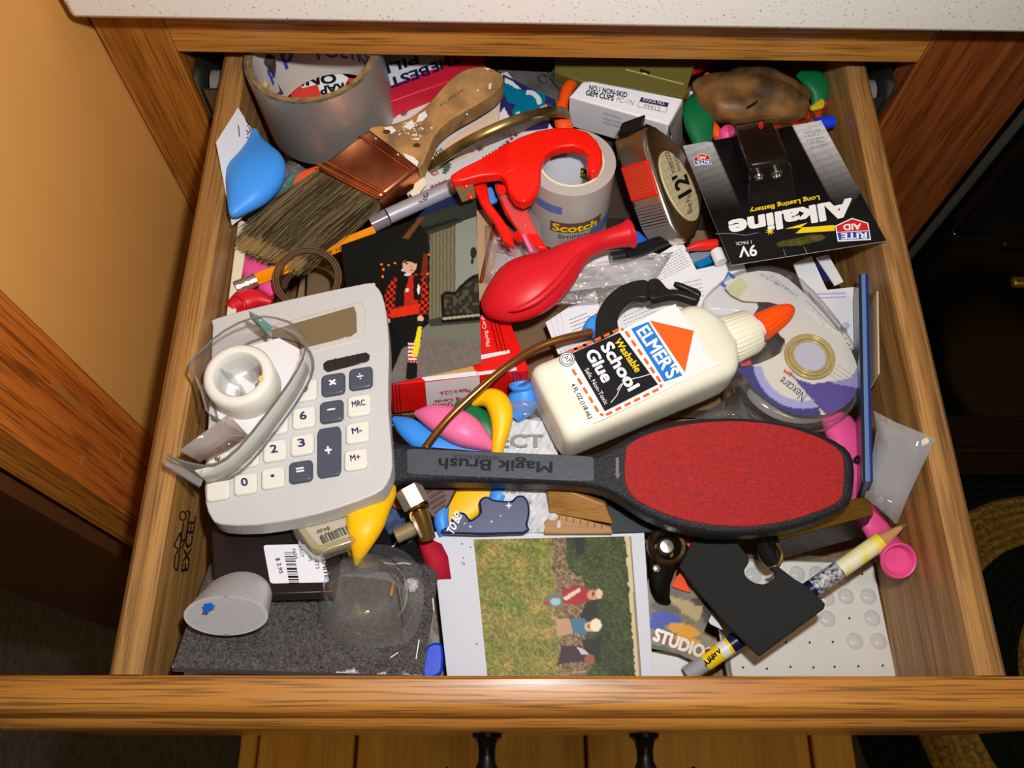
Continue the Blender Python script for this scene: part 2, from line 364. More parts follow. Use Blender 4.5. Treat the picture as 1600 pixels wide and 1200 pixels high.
# countertop
sp = bpy.data.materials.new('speckled_laminate'); sp.use_nodes = True; nt = sp.node_tree; b = nt.nodes['Principled BSDF']; b.inputs['Roughness'].default_value = .4
tc = nt.nodes.new('ShaderNodeTexCoord'); vo = nt.nodes.new('ShaderNodeTexNoise'); vo.inputs['Scale'].default_value = 700; vo.inputs['Detail'].default_value = 1
r = nt.nodes.new('ShaderNodeValToRGB'); r.color_ramp.elements[0].position = .27; r.color_ramp.elements[1].position = .34
r.color_ramp.elements[0].color = (*lin((150, 130, 108)), 1); r.color_ramp.elements[1].color = (*lin((226, 222, 212)), 1)
for a, c in ((tc.outputs['Object'], vo.inputs['Vector']), (vo.outputs[0], r.inputs[0]), (r.outputs[0], b.inputs['Base Color'])): nt.links.new(a, c)
ct = box('countertop', (-.2105, .336, H(60)), (.95, .99, H(98)), sp, bevel=.003)
tag(ct, 'white speckled laminate countertop above the open drawer', 'countertop')
# black appliance right of the cabinet
ap = thing('oven', 'black built-in appliance with a glossy front beside the oak cabinet', 'appliance', (.6, .338, 0))
blk = mat('black_enamel', (9, 9, 9), .3); blk2 = mat('black_glass', (5, 5, 6), .12)
box('body', (.316, .352, .17), (.90, .93, H(57)), blk, ap)
box('door', (.318, .338, H(-452)), (.90, .352, H(-120)), blk2, ap, bevel=.006)
box('control_panel', (.318, .338, H(-118)), (.90, .352, H(56)), blk, ap, bevel=.003)
box('handle', (.375, .318, H(-156)), (.85, .326, H(-150)), mat('handle_brass', (150, 118, 50), .35, .8), ap, bevel=.002)
box('lower_drawer', (.318, .342, H(-556)), (.90, .352, H(-462)), mat('brown_front', (44, 30, 16), .5), ap, bevel=.003)
box('lower_drawer', (.318, .342, H(-655)), (.90, .352, H(-566)), mat('brown_front', (44, 30, 16), .5), ap, bevel=.003)
box('edge_strip', (.3135, .352, .17), (.3155, .358, H(56)), mat('edge_steel', (120, 135, 130), .3, .8), ap)
box('toe_kick', (.318, .45, 0), (.90, .46, .17), blk, ap)
# braided rug: rings are its parts
rug = thing('braided_rug', 'oval braided rug of dark green and gold rings on the floor', 'rug', (.8, .1, 0))
g1, g2 = mat('rug_green', (22, 30, 20), .95, bump=1, bscale=180, vary=.4, vscale=150), mat('rug_gold', (196, 154, 66), .95, bump=1, bscale=180, vary=.35, vscale=150)
radii = [(.326, .335), (.245, .268), (.165, .198), (.085, .118)]; cols = [g1, g2, g1, g2]
radii_full = radii + [(.0, .03)]
for k in range(4):
    (a0, b0), (a1, b1) = radii_full[k], radii_full[k + 1]; nb = 6; v = []; f = []; n = 72
    prof = []
    for i in range(nb):                       # each braid of the ring stands proud
        for q in range(5):
            s = (i + q / 4) / nb; prof.append((s, .002 + .006 * math.sin(math.pi * q / 4) ** .6))
    for s, z in prof:
        for j in range(n):
            t = 2 * math.pi * j / n; v.append(Vector((.8 + (a0 + (a1 - a0) * s) * math.cos(t), .1 + (b0 + (b1 - b0) * s) * math.sin(t), z)))
    for i in range(len(prof) - 1):
        for j in range(n): f.append((i * n + j, i * n + (j + 1) % n, (i + 1) * n + (j + 1) % n, (i + 1) * n + j))
    mk('braid_ring', v, f, cols[k], rug, smooth=True)
# plank bench under the front of the drawer
bn = thing('plank_bench', 'low golden plank bench standing below the drawer front', 'bench', (.05, -.1, 0))
edges = [U(p, 1150, -250).x for p in (403, 557, 915, 1265, 1334)]
for a, c in zip(edges[:-1], edges[1:]): box('plank', (a + .0012, -.26, H(-270)), (c - .0012, .055, H(-250)), plank_y, bn, bevel=.0015)
box('edge_board', (edges[0] - .011, -.26, H(-300)), (edges[0], .055, H(-249)), plank_y, bn, bevel=.0015)
for x in (edges[0] + .01, edges[-1] - .05):
    for y in (-.24, .0): box('leg', (x, y, 0), (x + .04, y + .04, H(-270)), plank_y, bn, bevel=.003)
# ------------------------------------------------------------------ the drawer
dr = thing('drawer', 'open oak drawer crammed with household odds and ends', 'drawer', (.03, .03, H(-101)))
prof = [(35, -122), (35, -1.6), (33.5, 0), (25, 0), (22, -.8), (20, -3), (19.2, -6), (19, -9), (17.4, -9.8), (16, -10.6), (14.8, -12), (14.2, -14), (14.2, -19), (16, -24), (16, -122)]
v = []; k = len(prof)
for x, ins in ((-.2065, .005), (-.2035, .0), (.2545, 0), (.2575, .005)):
    for y, h in prof:
        yy, hh = y / 1000, h / 1000
        if abs(x) > .2565 or x < -.2064: hh = min(hh, -.004) if h > -100 else hh; yy = .029 + (yy - .029) * .8
        v.append(Vector((x, yy, ZR + hh)))
f = [(i * k + j, i * k + (j + 1) % k, (i + 1) * k + (j + 1) % k, (i + 1) * k + j) for i in range(3) for j in range(k)] + [tuple(range(k)), tuple(range(3 * k, 4 * k))]
mk('drawer_front', v, f, oak_x, dr, smooth=True)
def side(x0, x1):
    z0, z1 = H(-101), H(0)
    pr = [(x0, z0), (x0, z1 - .0022), (x0 + .0022, z1), (x1 - .0022, z1), (x1, z1 - .0022), (x1, z0)]
    v = [Vector((x, y, z)) for y in (.0352, .52) for x, z in pr]
    mk('drawer_side', v, [tuple(range(6)), tuple(range(11, 5, -1))] + [(i, (i + 1) % 6, 6 + (i + 1) % 6, 6 + i) for i in range(6)], beech_y, dr)
side(-.159, -.1455); side(.2035, .2165)
box('drawer_back', (-.1455, .508, H(-101)), (.2035, .52, H(-8)), ply_y, dr)
box('drawer_bottom', (-.1455, .0352, H(-101)), (.2035, .508, H(-95)), ply_y, dr)
ink_black = mat('stamp_ink', (38, 28, 20), .6)
sw = PL(Vector((-.1455, .1, ZR)), Vector((-.1455, .2, ZR)), Vector((-.1455, .1, ZR - .05)))
text('EXCEL', sw, (293, 891), (305, 806), (282, 893), ink_black, dr, bold=.02)
stroke('stamp_figure', sw, [[(276, 892), (271, 886), (273, 868), (278, 858), (271, 853), (281, 832), (283, 846), (289, 842), (283, 858)], circ(285, 806, 5, 7, 12) + [(290, 806)], [(286, 815), (281, 850), (278, 880), (276, 892)], [(290, 798), (296, 800), (294, 812), (290, 840)]], 2.2, ink_black, dr)
pewter = mat('dark_pewter', (62, 58, 54), .38, .9, vary=.3, vscale=120)
pull = [(U(761, 1150, -95)), (U(1006, 1150, -95))]
for p in pull:
    lathe('pull_post', [(.001, .0), (.0075, 0), (.0075, .002), (.0052, .004), (.0042, .008), (.0042, .013), (.0056, .016), (.006, .02), (.001, .02)], Vector((p.x, .016, p.z)), Vector((0, -1, 0)), pewter, dr, 24)
x0, x1 = pull[0].x - .022, pull[1].x + .026
tube('pull_bar', [(x0, -.003, pull[0].z), (x0 + .01, -.005, pull[0].z), ((x0 + x1) / 2, -.0075, pull[0].z), (x1 - .01, -.005, pull[0].z), (x1, -.003, pull[0].z)], .0042, pewter, dr, 12)
# ------------------------------------------------------------------ contents: materials
def T(s, pl, p0, p1, hpx, m, root, **k):
    dx, dy = p1[0] - p0[0], p1[1] - p0[1]; l = math.hypot(dx, dy)
    return text(s, pl, p0, p1, (p0[0] + dy / l * hpx, p0[1] - dx / l * hpx), m, root, **k)
white = mat('white_paper', (222, 222, 224), .6); cream = mat('cream_paper', (226, 214, 186), .6)
black_ink = mat('black_ink', (18, 18, 22), .5); white_ink = mat('white_ink', (235, 235, 232), .5); navy_ink = mat('navy_ink', (28, 30, 80), .5)
grey_ink = mat('grey_ink', (130, 130, 132), .5); red_ink = mat('red_ink', (206, 30, 34), .45); yellow_ink = mat('yellow_ink', (240, 206, 30), .45); blue_ink = mat('blue_ink', (40, 110, 200), .45)
card_brown = mat('cardboard', (150, 118, 82), .8, vary=.12); rb = dict(rough=.42, bump=.05, bscale=900, spec=.35)
bal_blue = mat('rubber_blue', (62, 146, 236), **rb); bal_red = mat('rubber_red', (206, 22, 34), **rb); bal_yellow = mat('rubber_yellow', (246, 190, 6), **rb)
bal_pink = mat('rubber_pink', (224, 80, 140), **rb); bal_green = mat('rubber_green', (14, 104, 58), **rb); bal_rose = mat('rubber_rose', (236, 112, 160), **rb); bal_orange = mat('rubber_orange', (240, 84, 22), **rb)
chrome = mat('chrome', (205, 198, 186), .24, 1); brass = mat('brass', (196, 160, 84), .25, 1); gold = mat('gold_metal', (190, 150, 70), .22, 1); steel = mat('dull_steel', (150, 148, 144), .35, .9)
black_pl = mat('black_plastic', (20, 20, 21), .38); clear = film('clear_plastic'); clear2 = film('clear_film', f0=.05, f1=.5, bump=.7, haze=.08)
milky = film('milky_film', haze=.32, hazecol=(214, 214, 218), bump=.5)
# ------------------------------------------------------------------ back of the drawer
# flat things added under the heap to fill its dark gaps
pl = PL(-72)
o = prism('added_cardboard_sheet', pl, [(345, 1020), (1060, 1020), (1090, 700), (1120, 290), (500, 290)], 3, card_brown); tag(o, 'brown cardboard sheet added underneath the heap to fill its dark gaps', 'cardboard')
o = prism('added_cardboard_box', PL(-58), [(470, 190), (1230, 190), (1270, 340), (440, 340)], 14, mat('dark_card', (64, 50, 40), .8)); tag(o, 'dark flat cardboard box added to fill the dark gaps at the back', 'box')
o = prism('added_paper_bag', PL(-55), [(480, 420), (1080, 400), (1130, 640), (470, 650)], 12, mat('kraft', (112, 88, 62), .8)); tag(o, 'folded brown paper bag added to fill dark gaps around the photo and the red deck', 'paper bag')
# red card box with a white label
t = thing('card_game_box', 'red flat box with a white label at the back, behind the paintbrush handle', 'box', U(680, 130, -30))
pl = PL((598, 161, -22), (770, 98, -22), (590, 100, -26)); red_card = mat('red_card', (204, 34, 56), .45)
prism('body', pl, [(598, 163), (760, 106), (752, 66), (566, 72)], 14, red_card, t, .0008)
flat('label', pl, [(594, 141), (662, 114), (690, 104), (700, 66), (575, 72)], white, t)
T('BEST', pl, (667, 103), (607, 124), 15, navy_ink, t, bold=.03); T('THE', pl, (716, 84), (672, 100), 15, navy_ink, t, bold=.03); T('PILL', pl, (650, 86), (592, 106), 14, navy_ink, t, bold=.02)
# gift card sheet with a holly border
pl = PL((600, 200, -34), (860, 190, -30), (700, 300, -34))
def p_gift(X, Y):
    k = Ink(X, Y, (214, 208, 204)); k.poly([(690, 265), (668, 262), (700, 220), (760, 180), (785, 160), (808, 150), (836, 190), (800, 210), (740, 240)], (222, 192, 168))
    for cx, cy, s in ((625, 168, 1), (690, 258, 1), (765, 203, .9), (700, 140, .8), (745, 225, .8)):
        k.ell(cx, cy, 11 * s, 5 * s, (92, 110, 88), -25); k.ell(cx + 8 * s, cy + 5 * s, 5 * s, 10 * s, (84, 104, 80), 30)
        k.ell(cx - 8 * s, cy + 1, 6 * s, 6 * s, (176, 62, 74)); k.ell(cx - 11 * s, cy + 12 * s, 6 * s, 5 * s, (186, 70, 80)); k.ell(cx - 11 * s, cy + 12 * s, 3 * s, 2 * s, (226, 210, 205))
    for i in range(26):
        u = i / 25; k.ell(676 + 140 * u, 292 - 92 * u + 14 * math.sin(u * 3.1), 3.2, 3.2, (150, 44, 56))
    k.poly([(600, 178), (612, 170), (612, 190), (600, 196)], (214, 140, 96)); k.poly([(664, 246), (690, 231), (699, 243), (676, 253), (668, 253)], (96, 96, 92)); k.poly([(667, 246), (689, 234), (695, 242), (675, 250)], (214, 190, 140)); return k.c
t = thing('gift_card', 'white and cream greeting sheet with a holly border under the paintbrush handle', 'card', U(720, 220, -36))
sheet('sheet', pl, [(575, 188), (792, 112), (868, 205), (650, 330)], p_gift, t, 90, 80, .6)
stroke('writing', pl, [[(670, 249), (672, 243), (674, 249), (677, 241), (679, 247), (682, 239), (685, 244), (688, 237)]], 1.4, black_ink, t)
# teal booklet
pl = PL((790, 120, -27), (885, 165, -29), (820, 200, -29))
def p_teal(X, Y):
    k = Ink(X, Y, (44, 40, 92)); k.poly([(790, 128), (812, 140), (845, 150), (850, 172), (838, 190), (806, 190), (800, 175), (806, 163), (794, 160), (785, 140)], (0, 112, 140))
    k.ell(838, 158, 14, 17, (0, 112, 140), 20); k.ell(834, 152, 15, 8, (212, 216, 218), 40); k.ell(828, 158, 12, 9, (0, 112, 140), 40); k.ell(848, 170, 9, 4, (212, 216, 218), -30)
    k.poly([(789, 121), (800, 126), (815, 140), (806, 138), (795, 131), (788, 129)], (222, 224, 226)); k.poly([(806, 176), (812, 174), (814, 186), (822, 186), (820, 190), (808, 190)], (214, 218, 220))
    k.poly([(800, 190), (782, 205), (778, 180), (788, 168)], (220, 218, 220)); k.ell(852, 168, 6, 4, (226, 170, 30), -40); k.ell(860, 172, 5, 4, (214, 60, 40)); k.ell(858, 165, 4, 3, (40, 70, 170)); return k.c
o = sheet('booklet', pl, [(786, 116), (868, 156), (856, 200), (778, 210)], p_teal, None, 60, 60, 1.5); tag(o, 'dark blue booklet printed with big teal swirls beside the paintbrush handle end', 'booklet')
# grey metal putty plate with spring, orange handle
o = prism('metal_plate', PL(-31), [(776, 108), (868, 112), (912, 160), (898, 178), (868, 158), (790, 117)], 3, mat('grey_plate', (112, 108, 106), .5, .3, vary=.25)); tag(o, 'dull grey metal plate behind the teal booklet', 'metal plate')
t = thing('spring_wire', 'small grey steel spring wire lying on the metal plate', 'spring', U(852, 122, -30))
c = U(850, 121, -28); torus('coil', c, Vector((.2, -.4, 1)), .0026, .0009, steel, t, 18, 6)
tube('arm', [c + Vector((.002, .002, 0)), U(862, 122, -27), U(880, 146, -28)], .0008, steel, t, 6, 2); tube('arm', [U(856, 114, -27), U(874, 136, -27), U(886, 152, -28)], .0008, steel, t, 6, 2)
t = balloon('orange balloon squeezed between the white clip box and the golden jar lid', [(898, 130, -26, 7, 3), (888, 138, -25, 10, 4), (880, 160, -26, 9, 4), (876, 178, -27, 12, 4), (882, 200, -30, 14, 4), (884, 215, -32, 12, 3)], bal_orange)
balloon('dark green balloon flattened behind the white clip box', [(866, 112, -30, 8, 3), (884, 120, -29, 9, 3), (905, 128, -30, 8, 3)], bal_green)
# olive box at the back
t = thing('olive_box', 'shiny olive gold cardboard box at the back behind the clip box', 'box', U(980, 120, -30))
pl = PL((905, 128, -20), (1068, 152, -20), (1085, 96, -14)); ol = mat('olive_card', (104, 94, 42), .35)
prism('body', pl, [(866, 112), (905, 127), (1069, 153), (1090, 88), (868, 80)], 22, ol, t, .0008)
stroke('seam', pl, [[(978, 109), (1006, 116), (1068, 132)]], 1.6, mat('seam', (190, 180, 120), .4), t); prism('clasp', pl, [(1000, 108), (1016, 113), (1014, 118), (1000, 114)], .8, brass, t, .0002, off=.8)
# paper clip box
t = thing('clip_box', 'white printed paper clip box standing in front of the olive box', 'box', U(980, 190, -42))
pl = PL((889, 150, -12), (1044, 195, -12), (1068, 154, -9)); n = pl.n
wc = mat('white_card', (226, 226, 230), .45)
q = [(889, 151), (893, 147), (910, 127), (925, 126), (1068, 154), (1045, 195)]
prism('body', pl, q, 30, wc, t, .001)
T('NO.1 NON-SKID', pl, (920, 141), (979, 153), 8, black_ink, t, bold=.025); T('GEM CLIPS', pl, (915, 149), (958, 158), 8, black_ink, t, bold=.03); T('PC-1N', pl, (963, 159), (989, 165), 8, grey_ink, t)
flat('stock_bar', pl, [(1002, 152), (1045, 161), (1043, 168), (999, 159)], mat('purple_ink', (52, 34, 86), .5), t)
stroke('stock_frame', pl, [[(999, 159), (996, 167), (1040, 176), (1043, 168)]], .8, grey_ink, t); T('STOCK NO.', pl, (1004, 158), (1038, 165), 5, white_ink, t, off=.4); T('99912', pl, (1005, 168), (1031, 174), 6, grey_ink, t)
a = pl.P(889, 151); bq = pl.P(1045, 195); fr = PL(a, bq, a - n * .02)
for i, (s, y) in enumerate((('© 1995, The Walton Co.', 178), ('NOGALES, AZ 85621', 186), ('MADE IN MEXICO', 192))): T(s, fr, (942, y), (971, y + 8), 3.4, grey_ink, t)
prism('torn_flap', PL(bq + Vector((.0008, 0, 0)), pl.P(1068, 154), bq - n * .02 + Vector((.003, 0, 0))), [(1046, 197), (1067, 160), (1066, 250), (1052, 244), (1046, 228), (1050, 212)], .6, mat('torn_card', (176, 168, 160), .8, vary=.2), t, 0)
# stone
t = thing('stone', 'rounded brown stone resting at the back right of the drawer', 'stone', U(1182, 165, -30))
ctr = U(1180, 152, -20); bm = bmesh.new(); bmesh.ops.create_icosphere(bm, subdivisions=4, radius=1)
vs = []
for v_ in bm.verts:
    p = v_.co; s = 1 + .07 * math.sin(5 * p.x + 2 * p.y) + .05 * math.sin(7 * p.y + 3 * p.x + 2) + .05 * math.sin(4 * p.y - 3 * p.z + 1) + .02 * math.sin(13 * p.x + 9 * p.z)
    vs.append(ctr + Vector((p.x * .0345 * s * (1 - .08 * p.y), p.y * .0185 * s * (1 + .15 * p.x * -1) - .003 * p.x, p.z * .014 * s)))
fs = [tuple(q.index for q in f_.verts) for f_ in bm.faces]; bm.free()
mk('body', vs, fs, mat('stone_brown', (140, 98, 56), .45, bump=.8, bscale=70, vary=.5, vscale=60), t, smooth=True)
pl = PL(-6); stroke('black_mark', pl, [[(1166, 169), (1172, 167), (1178, 163), (1183, 160)]], 2.6, black_ink, t, off=1.0)
# bits around the stone
balloon('dark green balloon between the white clip box and the brown stone', [(1092, 145, -24, 6, 2), (1090, 165, -23, 22, 3), (1092, 190, -25, 24, 4), (1096, 215, -28, 18, 4), (1098, 235, -30, 12, 3)], bal_green)
balloon('green balloon flap sticking out right of the brown stone', [(1255, 112, -25, 16, 2), (1272, 125, -24, 20, 3), (1280, 145, -26, 15, 3), (1276, 168, -30, 8, 2)], bal_green)
balloon('orange balloon showing left of the brown stone under the green one', [(1080, 160, -32, 10, 3), (1095, 140, -29, 12, 3), (1110, 120, -27, 10, 3)], bal_orange)
balloon('orange balloon end below the left tip of the brown stone', [(1106, 186, -30, 5, 2), (1114, 200, -29, 9, 3), (1124, 214, -30, 8, 3)], bal_orange)
balloon('pink balloon mouth peeking out above the battery pack', [(1122, 222, -33, 12, 3), (1132, 212, -28, 12, 3), (1136, 206, -26, 11, 3)], bal_pink, (1136, 207, -25, 11, (.1, -.7, .5)))
balloon('dark red balloon in the shadow behind the brown stone', [(1078, 112, -30, 6, 3), (1092, 104, -28, 10, 3), (1106, 98, -28, 6, 3)], bal_red)
def p_flor(X, Y): 
    a = vn(X, Y, 9, 3); k = Ink(X, Y, (120, 40, 26)); k.put(a > .5, (190, 60, 30)); k.put(vn(X, Y, 6, 8) > .7, (40, 60, 34)); return k.c
o = sheet('postcard', PL(-30), [(1205, 172), (1292, 158), (1296, 200), (1196, 206)], p_flor, None, 40, 24, .8); tag(o, 'red and brown patterned card under the right end of the stone', 'card')
t = thing('marker', 'blue capped marker end beside the battery pack, near the right side', 'pen', U(1290, 192, -24))
tube('cap', [U(1276, 193, -19), U(1302, 190, -19)], .0036, mat('blue_cap', (24, 60, 214), .3), t, 14, 1)
o = prism('yellow_tile', PL(-24), [(1266, 166), (1284, 152), (1290, 158), (1288, 166), (1272, 170)], 3, mat('yellow_pl', (214, 186, 30), .4)); tag(o, 'small yellow plastic chip right of the brown stone', 'chip')
o = prism('white_stub', PL(-24), [(1077, 142), (1085, 139), (1089, 148), (1081, 152)], 5, white); tag(o, 'tiny white stub left of the brown stone', 'stub')
# ------------------------------------------------------------------ duct tape roll and what shows inside it
t = thing('duct_tape_roll', 'silver grey duct tape roll standing on its side at the back left', 'tape roll', U(484, 170, -55))
ct_, cb_ = U(487, 83, 9.5), U(487, 83, 9.5) + Vector((.004, -.002, -.048)); axd = (ct_ - cb_).normalized(); hh = (ct_ - cb_).length
duct = mat('duct_silver', (176, 173, 168), .4, .65, bump=.35, bmap=(40, 40, 2200)); edge_m = mat('duct_edge', (120, 108, 86), .7, vary=.3, vscale=150)
Ro, Ri = .0390, .0360
lathe('tape', [(Ro, 0), (Ro, hh), (Ri, hh), (Ri, 0)], cb_, axd, duct, t, 64, closed=True)
lathe('tape_edge', [(Ro - .0001, hh + .0002), (Ri + .0012, hh + .0002), (Ri + .0012, hh - .0005), (Ro - .0001, hh - .0005)], cb_, axd, edge_m, t, 64, closed=True)
lathe('core', [(Ri, .001), (Ri, hh - .0006), (Ri - .0016, hh - .0006), (Ri - .0016, .001)], cb_, axd, mat('core_paper', (214, 206, 194), .6), t, 64, closed=True)
lathe('core_edge', [(Ri + .0012, hh + .0003), (Ri - .0017, hh + .0003), (Ri - .0017, hh - .0008), (Ri + .0012, hh - .0008)], cb_, axd, mat('core_cardboard', (158, 128, 84), .8, vary=.3, vscale=200), t, 64, closed=True)
def cyl(org, axis, R, ph0, z0, wid, hei, up=1, inside=False):
    x = Vector((1, 0, 0)); x = (x - axis * x.dot(axis)).normalized(); y = axis.cross(x); sg = -1 if inside else 1
    def fn(u, v_, dz=0.0):
        ph = math.radians(ph0) + sg * u * wid / R; return org + axis * (z0 + v_ * hei * up) + (x * math.cos(ph) + y * math.sin(ph)) * (R + sg * dz)
    return fn
ri = Ri - .0018
textf('POLYKEN', cyl(cb_, axd, ri, 118, .030, .052, .009, inside=True), mat('core_blue_shaded', (40, 36, 90), .5), t, bold=.02)  # upper row in darker ink: the shadow inside the roll is painted in
textf('POLYKEN', cyl(cb_, axd, ri, 105, .014, .046, .009, inside=True), mat('core_blue', (50, 80, 190), .5), t, bold=.02); textf('p p', cyl(cb_, axd, ri, 165, .018, .022, .011, inside=True), M['core_blue'], t, bold=.02)
t = thing('red_tag', 'red card with black capitals seen through the hole of the duct tape', 'card', U(500, 140, -50))
pl = PL((455, 168, -46), (560, 165, -46), (450, 110, -40)); prism('card', pl, [(452, 127), (470, 121), (566, 122), (568, 175), (456, 172)], 1, mat('red_orange_card', (222, 62, 46), .5), t, .0003)
flat('patch', pl, [(466, 123), (530, 113), (545, 122), (530, 148), (502, 150), (496, 132), (472, 138)], white_ink, t); T('ON!', pl, (524, 116), (470, 121), 14, black_ink, t, off=.4, bold=.04); T('WRAP', pl, (560, 126), (500, 136), 13, black_ink, t, off=.4, bold=.04)
o = tube('brown_strap', [tuple(U(418, 92, -6)), tuple(U(424, 118, -24)), tuple(U(432, 148, -34))], .0045, mat('brown_strap', (74, 56, 54), .6), None, 4, 1, False); tag(o, 'dark brown strap end standing inside the duct tape roll', 'strap')
o = prism('tan_crumb', PL(-14), [(394, 118), (408, 116), (420, 128), (414, 136), (400, 132)], 4, mat('tan_foam', (206, 168, 122), .8)); tag(o, 'tan crumpled scrap inside the left of the duct tape roll', 'scrap')
# note at the left, blue balloon
t = thing('paper_note', 'white handwritten paper note leaning on the left drawer side behind the blue balloon', 'note', U(380, 260, -22))
pl = PL((362, 222, .9), (340, 352, .9), (420, 250, -19)); prism('sheet', pl, [(338, 222), (372, 168), (392, 200), (420, 250), (392, 330), (363, 352)], .4, white, t, 0)
stroke('handwriting', pl, [[(383, 186), (385, 190), (388, 195), (386, 198)], [(388, 199), (391, 203), (389, 207)], [(384, 203), (388, 207), (386, 211)], [(392, 210), (396, 214), (393, 218), (397, 222)], [(385, 214), (389, 218), (387, 222), (391, 226)], [(372, 196), (374, 214)], [(377, 233), (378, 237)]], 1.4, black_ink, t)
balloon('blue balloon leaning on the duct tape roll at the left side', [(398, 205, -6, 5, 2), (399, 220, -5, 12, 3), (401, 236, -4, 26, 5), (402, 254, -3, 42, 7), (399, 274, -2, 46, 8), (388, 299, -1, 37, 7.5), (375, 319, 0, 22, 5), (365, 333, 1, 9, 3), (361, 338, 1, 2, 1.2)], bal_blue)
# clear sleeve with green handle
t = thing('toothbrush', 'green plastic handle in a clear sleeve between blue balloon and paintbrush', 'toothbrush', U(430, 305, -36))
loftpx('handle', [(398, 345, -36, 8, 3), (420, 322, -34, 11, 3), (440, 300, -32, 9, 3), (462, 272, -31, 8, 3)], mat('teal_plastic', (4, 104, 84), .3), t)
loftpx('sleeve', [(394, 350, -36, 19, 4.5), (420, 322, -33, 22, 5), (466, 262, -30, 20, 5)], clear2, t, n=12)
balloon('orange red balloon scrap under the paintbrush bristles', [(452, 290, -34, 6, 2), (475, 280, -32, 12, 4), (505, 266, -33, 10, 3)], bal_orange)
# ------------------------------------------------------------------ paintbrush
t = thing('paintbrush', 'angled paintbrush with copper ferrule, dried bristles and paint spotted wooden handle', 'paintbrush', U(560, 270, -24))
pl = PL((370, 382, -20), (462, 419, -20), (760, 120, -6)); n = pl.n
hand = [(578, 206), (582, 196), (602, 194), (622, 189), (640, 182), (660, 168), (676, 153), (690, 136), (706, 120), (722, 109), (742, 103), (762, 103), (778, 110), (786, 118), (785, 129), (774, 142), (752, 157), (731, 169), (708, 182), (692, 194), (680, 208), (671, 227), (664, 246), (657, 260), (650, 258), (620, 236)]
hw = mat('brush_wood', (186, 140, 84), .45, vary=.3, vscale=75, bump=.2, bscale=300, col2=(128, 98, 66))
o = prism('handle', pl, cr(hand, 2, True), 13, hw, t, .0042, 3, off=-.8)
paint = mat('white_paint', (226, 222, 214), .45); grime = mat('grime', (128, 112, 96), .6)
for i, p in enumerate(([(600, 198), (612, 196), (619, 203), (612, 208), (604, 206)], [(630, 238), (646, 244), (654, 252), (650, 262), (636, 254)], [(636, 191), (644, 186), (648, 196), (640, 202), (632, 198)], [(654, 178), (664, 172), (668, 180), (660, 188), (650, 190)], [(764, 130), (768, 128), (767, 138), (763, 138)], [(756, 104), (766, 106), (762, 109)], [(744, 140), (748, 138), (747, 142)], [(727, 177), (731, 176), (730, 180)], [(672, 198), (676, 197), (675, 202)], [(641, 216), (656, 214), (654, 218)])):
    flat('paint_spot', pl, p, paint, t, off=-.6)
rnd = random.Random(3)
for i in range(34):
    x, y = 622 + rnd.random() * 40, 190 + rnd.random() * 22 - (0); flat('paint_spot', pl, circ(x, y, rnd.uniform(.8, 2.2), rnd.uniform(.6, 1.6), 6), paint, t, off=-.55)
T('PURDY', pl, (690, 166), (727, 140), 5, mat('burnt_ink', (104, 74, 48), .7), t, off=-.5)
for c in ((604, 205), (651, 226)): flat('hole', pl, circ(c[0], c[1], 6, 3.4, 14), mat('hole_brown', (84, 40, 22), .7), t, off=-.5)
cop = mat('copper', (222, 140, 98), .3, 1, vary=.22, vscale=70)
prism('ferrule', pl, [(577, 200), (656, 260), (590, 312), (493, 262)], 15, cop, t, .0022, 3)
for a, c in (((506, 252), (601, 303)), ((497, 258), (594, 308)), ((562, 212), (645, 269))): tube('ferrule_band', [pl.P(*a, .0002), pl.P((a[0] + c[0]) / 2, (a[1] + c[1]) / 2, .0004), pl.P(*c, .0002)], .0009, cop, t, 8, 1)
for c in ((587, 216), (622, 241)): lathe('rivet', [(.0001, .001), (.0011, .0006), (.0015, 0)], pl.P(*c), n, brass, t, 12)
tipd = mat('bristle_tip', (148, 116, 66), .6); br = mat('bristle', (104, 84, 54), .42, vary=.5, vscale=500, col2=(52, 40, 24))
prism('bristle_core', pl, [(496, 264), (589, 312), (560, 336), (460, 414), (372, 380), (380, 352)], 9, mat('bristle_dark', (58, 44, 26), .6), t, .003, off=-3)
vs, fs = [], []
for i in range(2600):
    u = rnd.random(); s0 = (494 + 97 * u, 263 + 49 * u); s1 = (368 + 95 * u + rnd.gauss(0, 5), 382 + 37 * u + rnd.gauss(0, 4) - 18 * max(0, .12 - u) * 8)
    z = rnd.uniform(-9, -1.2); mid = ((s0[0] + s1[0]) / 2 + rnd.gauss(0, 3), (s0[1] + s1[1]) / 2 + rnd.gauss(0, 3)); e = rnd.uniform(.9, 1.03)
    s1 = (s0[0] + (s1[0] - s0[0]) * e, s0[1] + (s1[1] - s0[1]) * e)
    A_, B_, C_ = pl.P(*s0, z / 1000), pl.P(*mid, (z + rnd.uniform(0, 1.8)) / 1000), pl.P(*s1, (z * .75 - 1) / 1000)
    d = (C_ - A_).cross(n).normalized() * .00022; k = len(vs); up = n * .0003
    for p, g in ((A_, 1), (B_, 1), (C_, .6)): vs += [p + d * g, p - d * g, p + up * g]
    for r_i in (0, 3): fs += [(k + r_i, k + r_i + 3, k + r_i + 5, k + r_i + 2), (k + r_i + 2, k + r_i + 5, k + r_i + 4, k + r_i + 1)]
ink = np.ones((len(vs), 4)); sh = np.random.rand(len(vs) // 9) ** 1.6
for c_, (lo_, hi_) in enumerate(zip(lin((40, 30, 16)), lin((132, 112, 78)))): ink[:, c_] = np.repeat(lo_ + (hi_ - lo_) * sh, 9)
o = mk('bristles', vs, fs, printed('bristle_hair', .38), t, flip=False, ink=ink); o['kind'] = 'stuff'
vs, fs = [], []
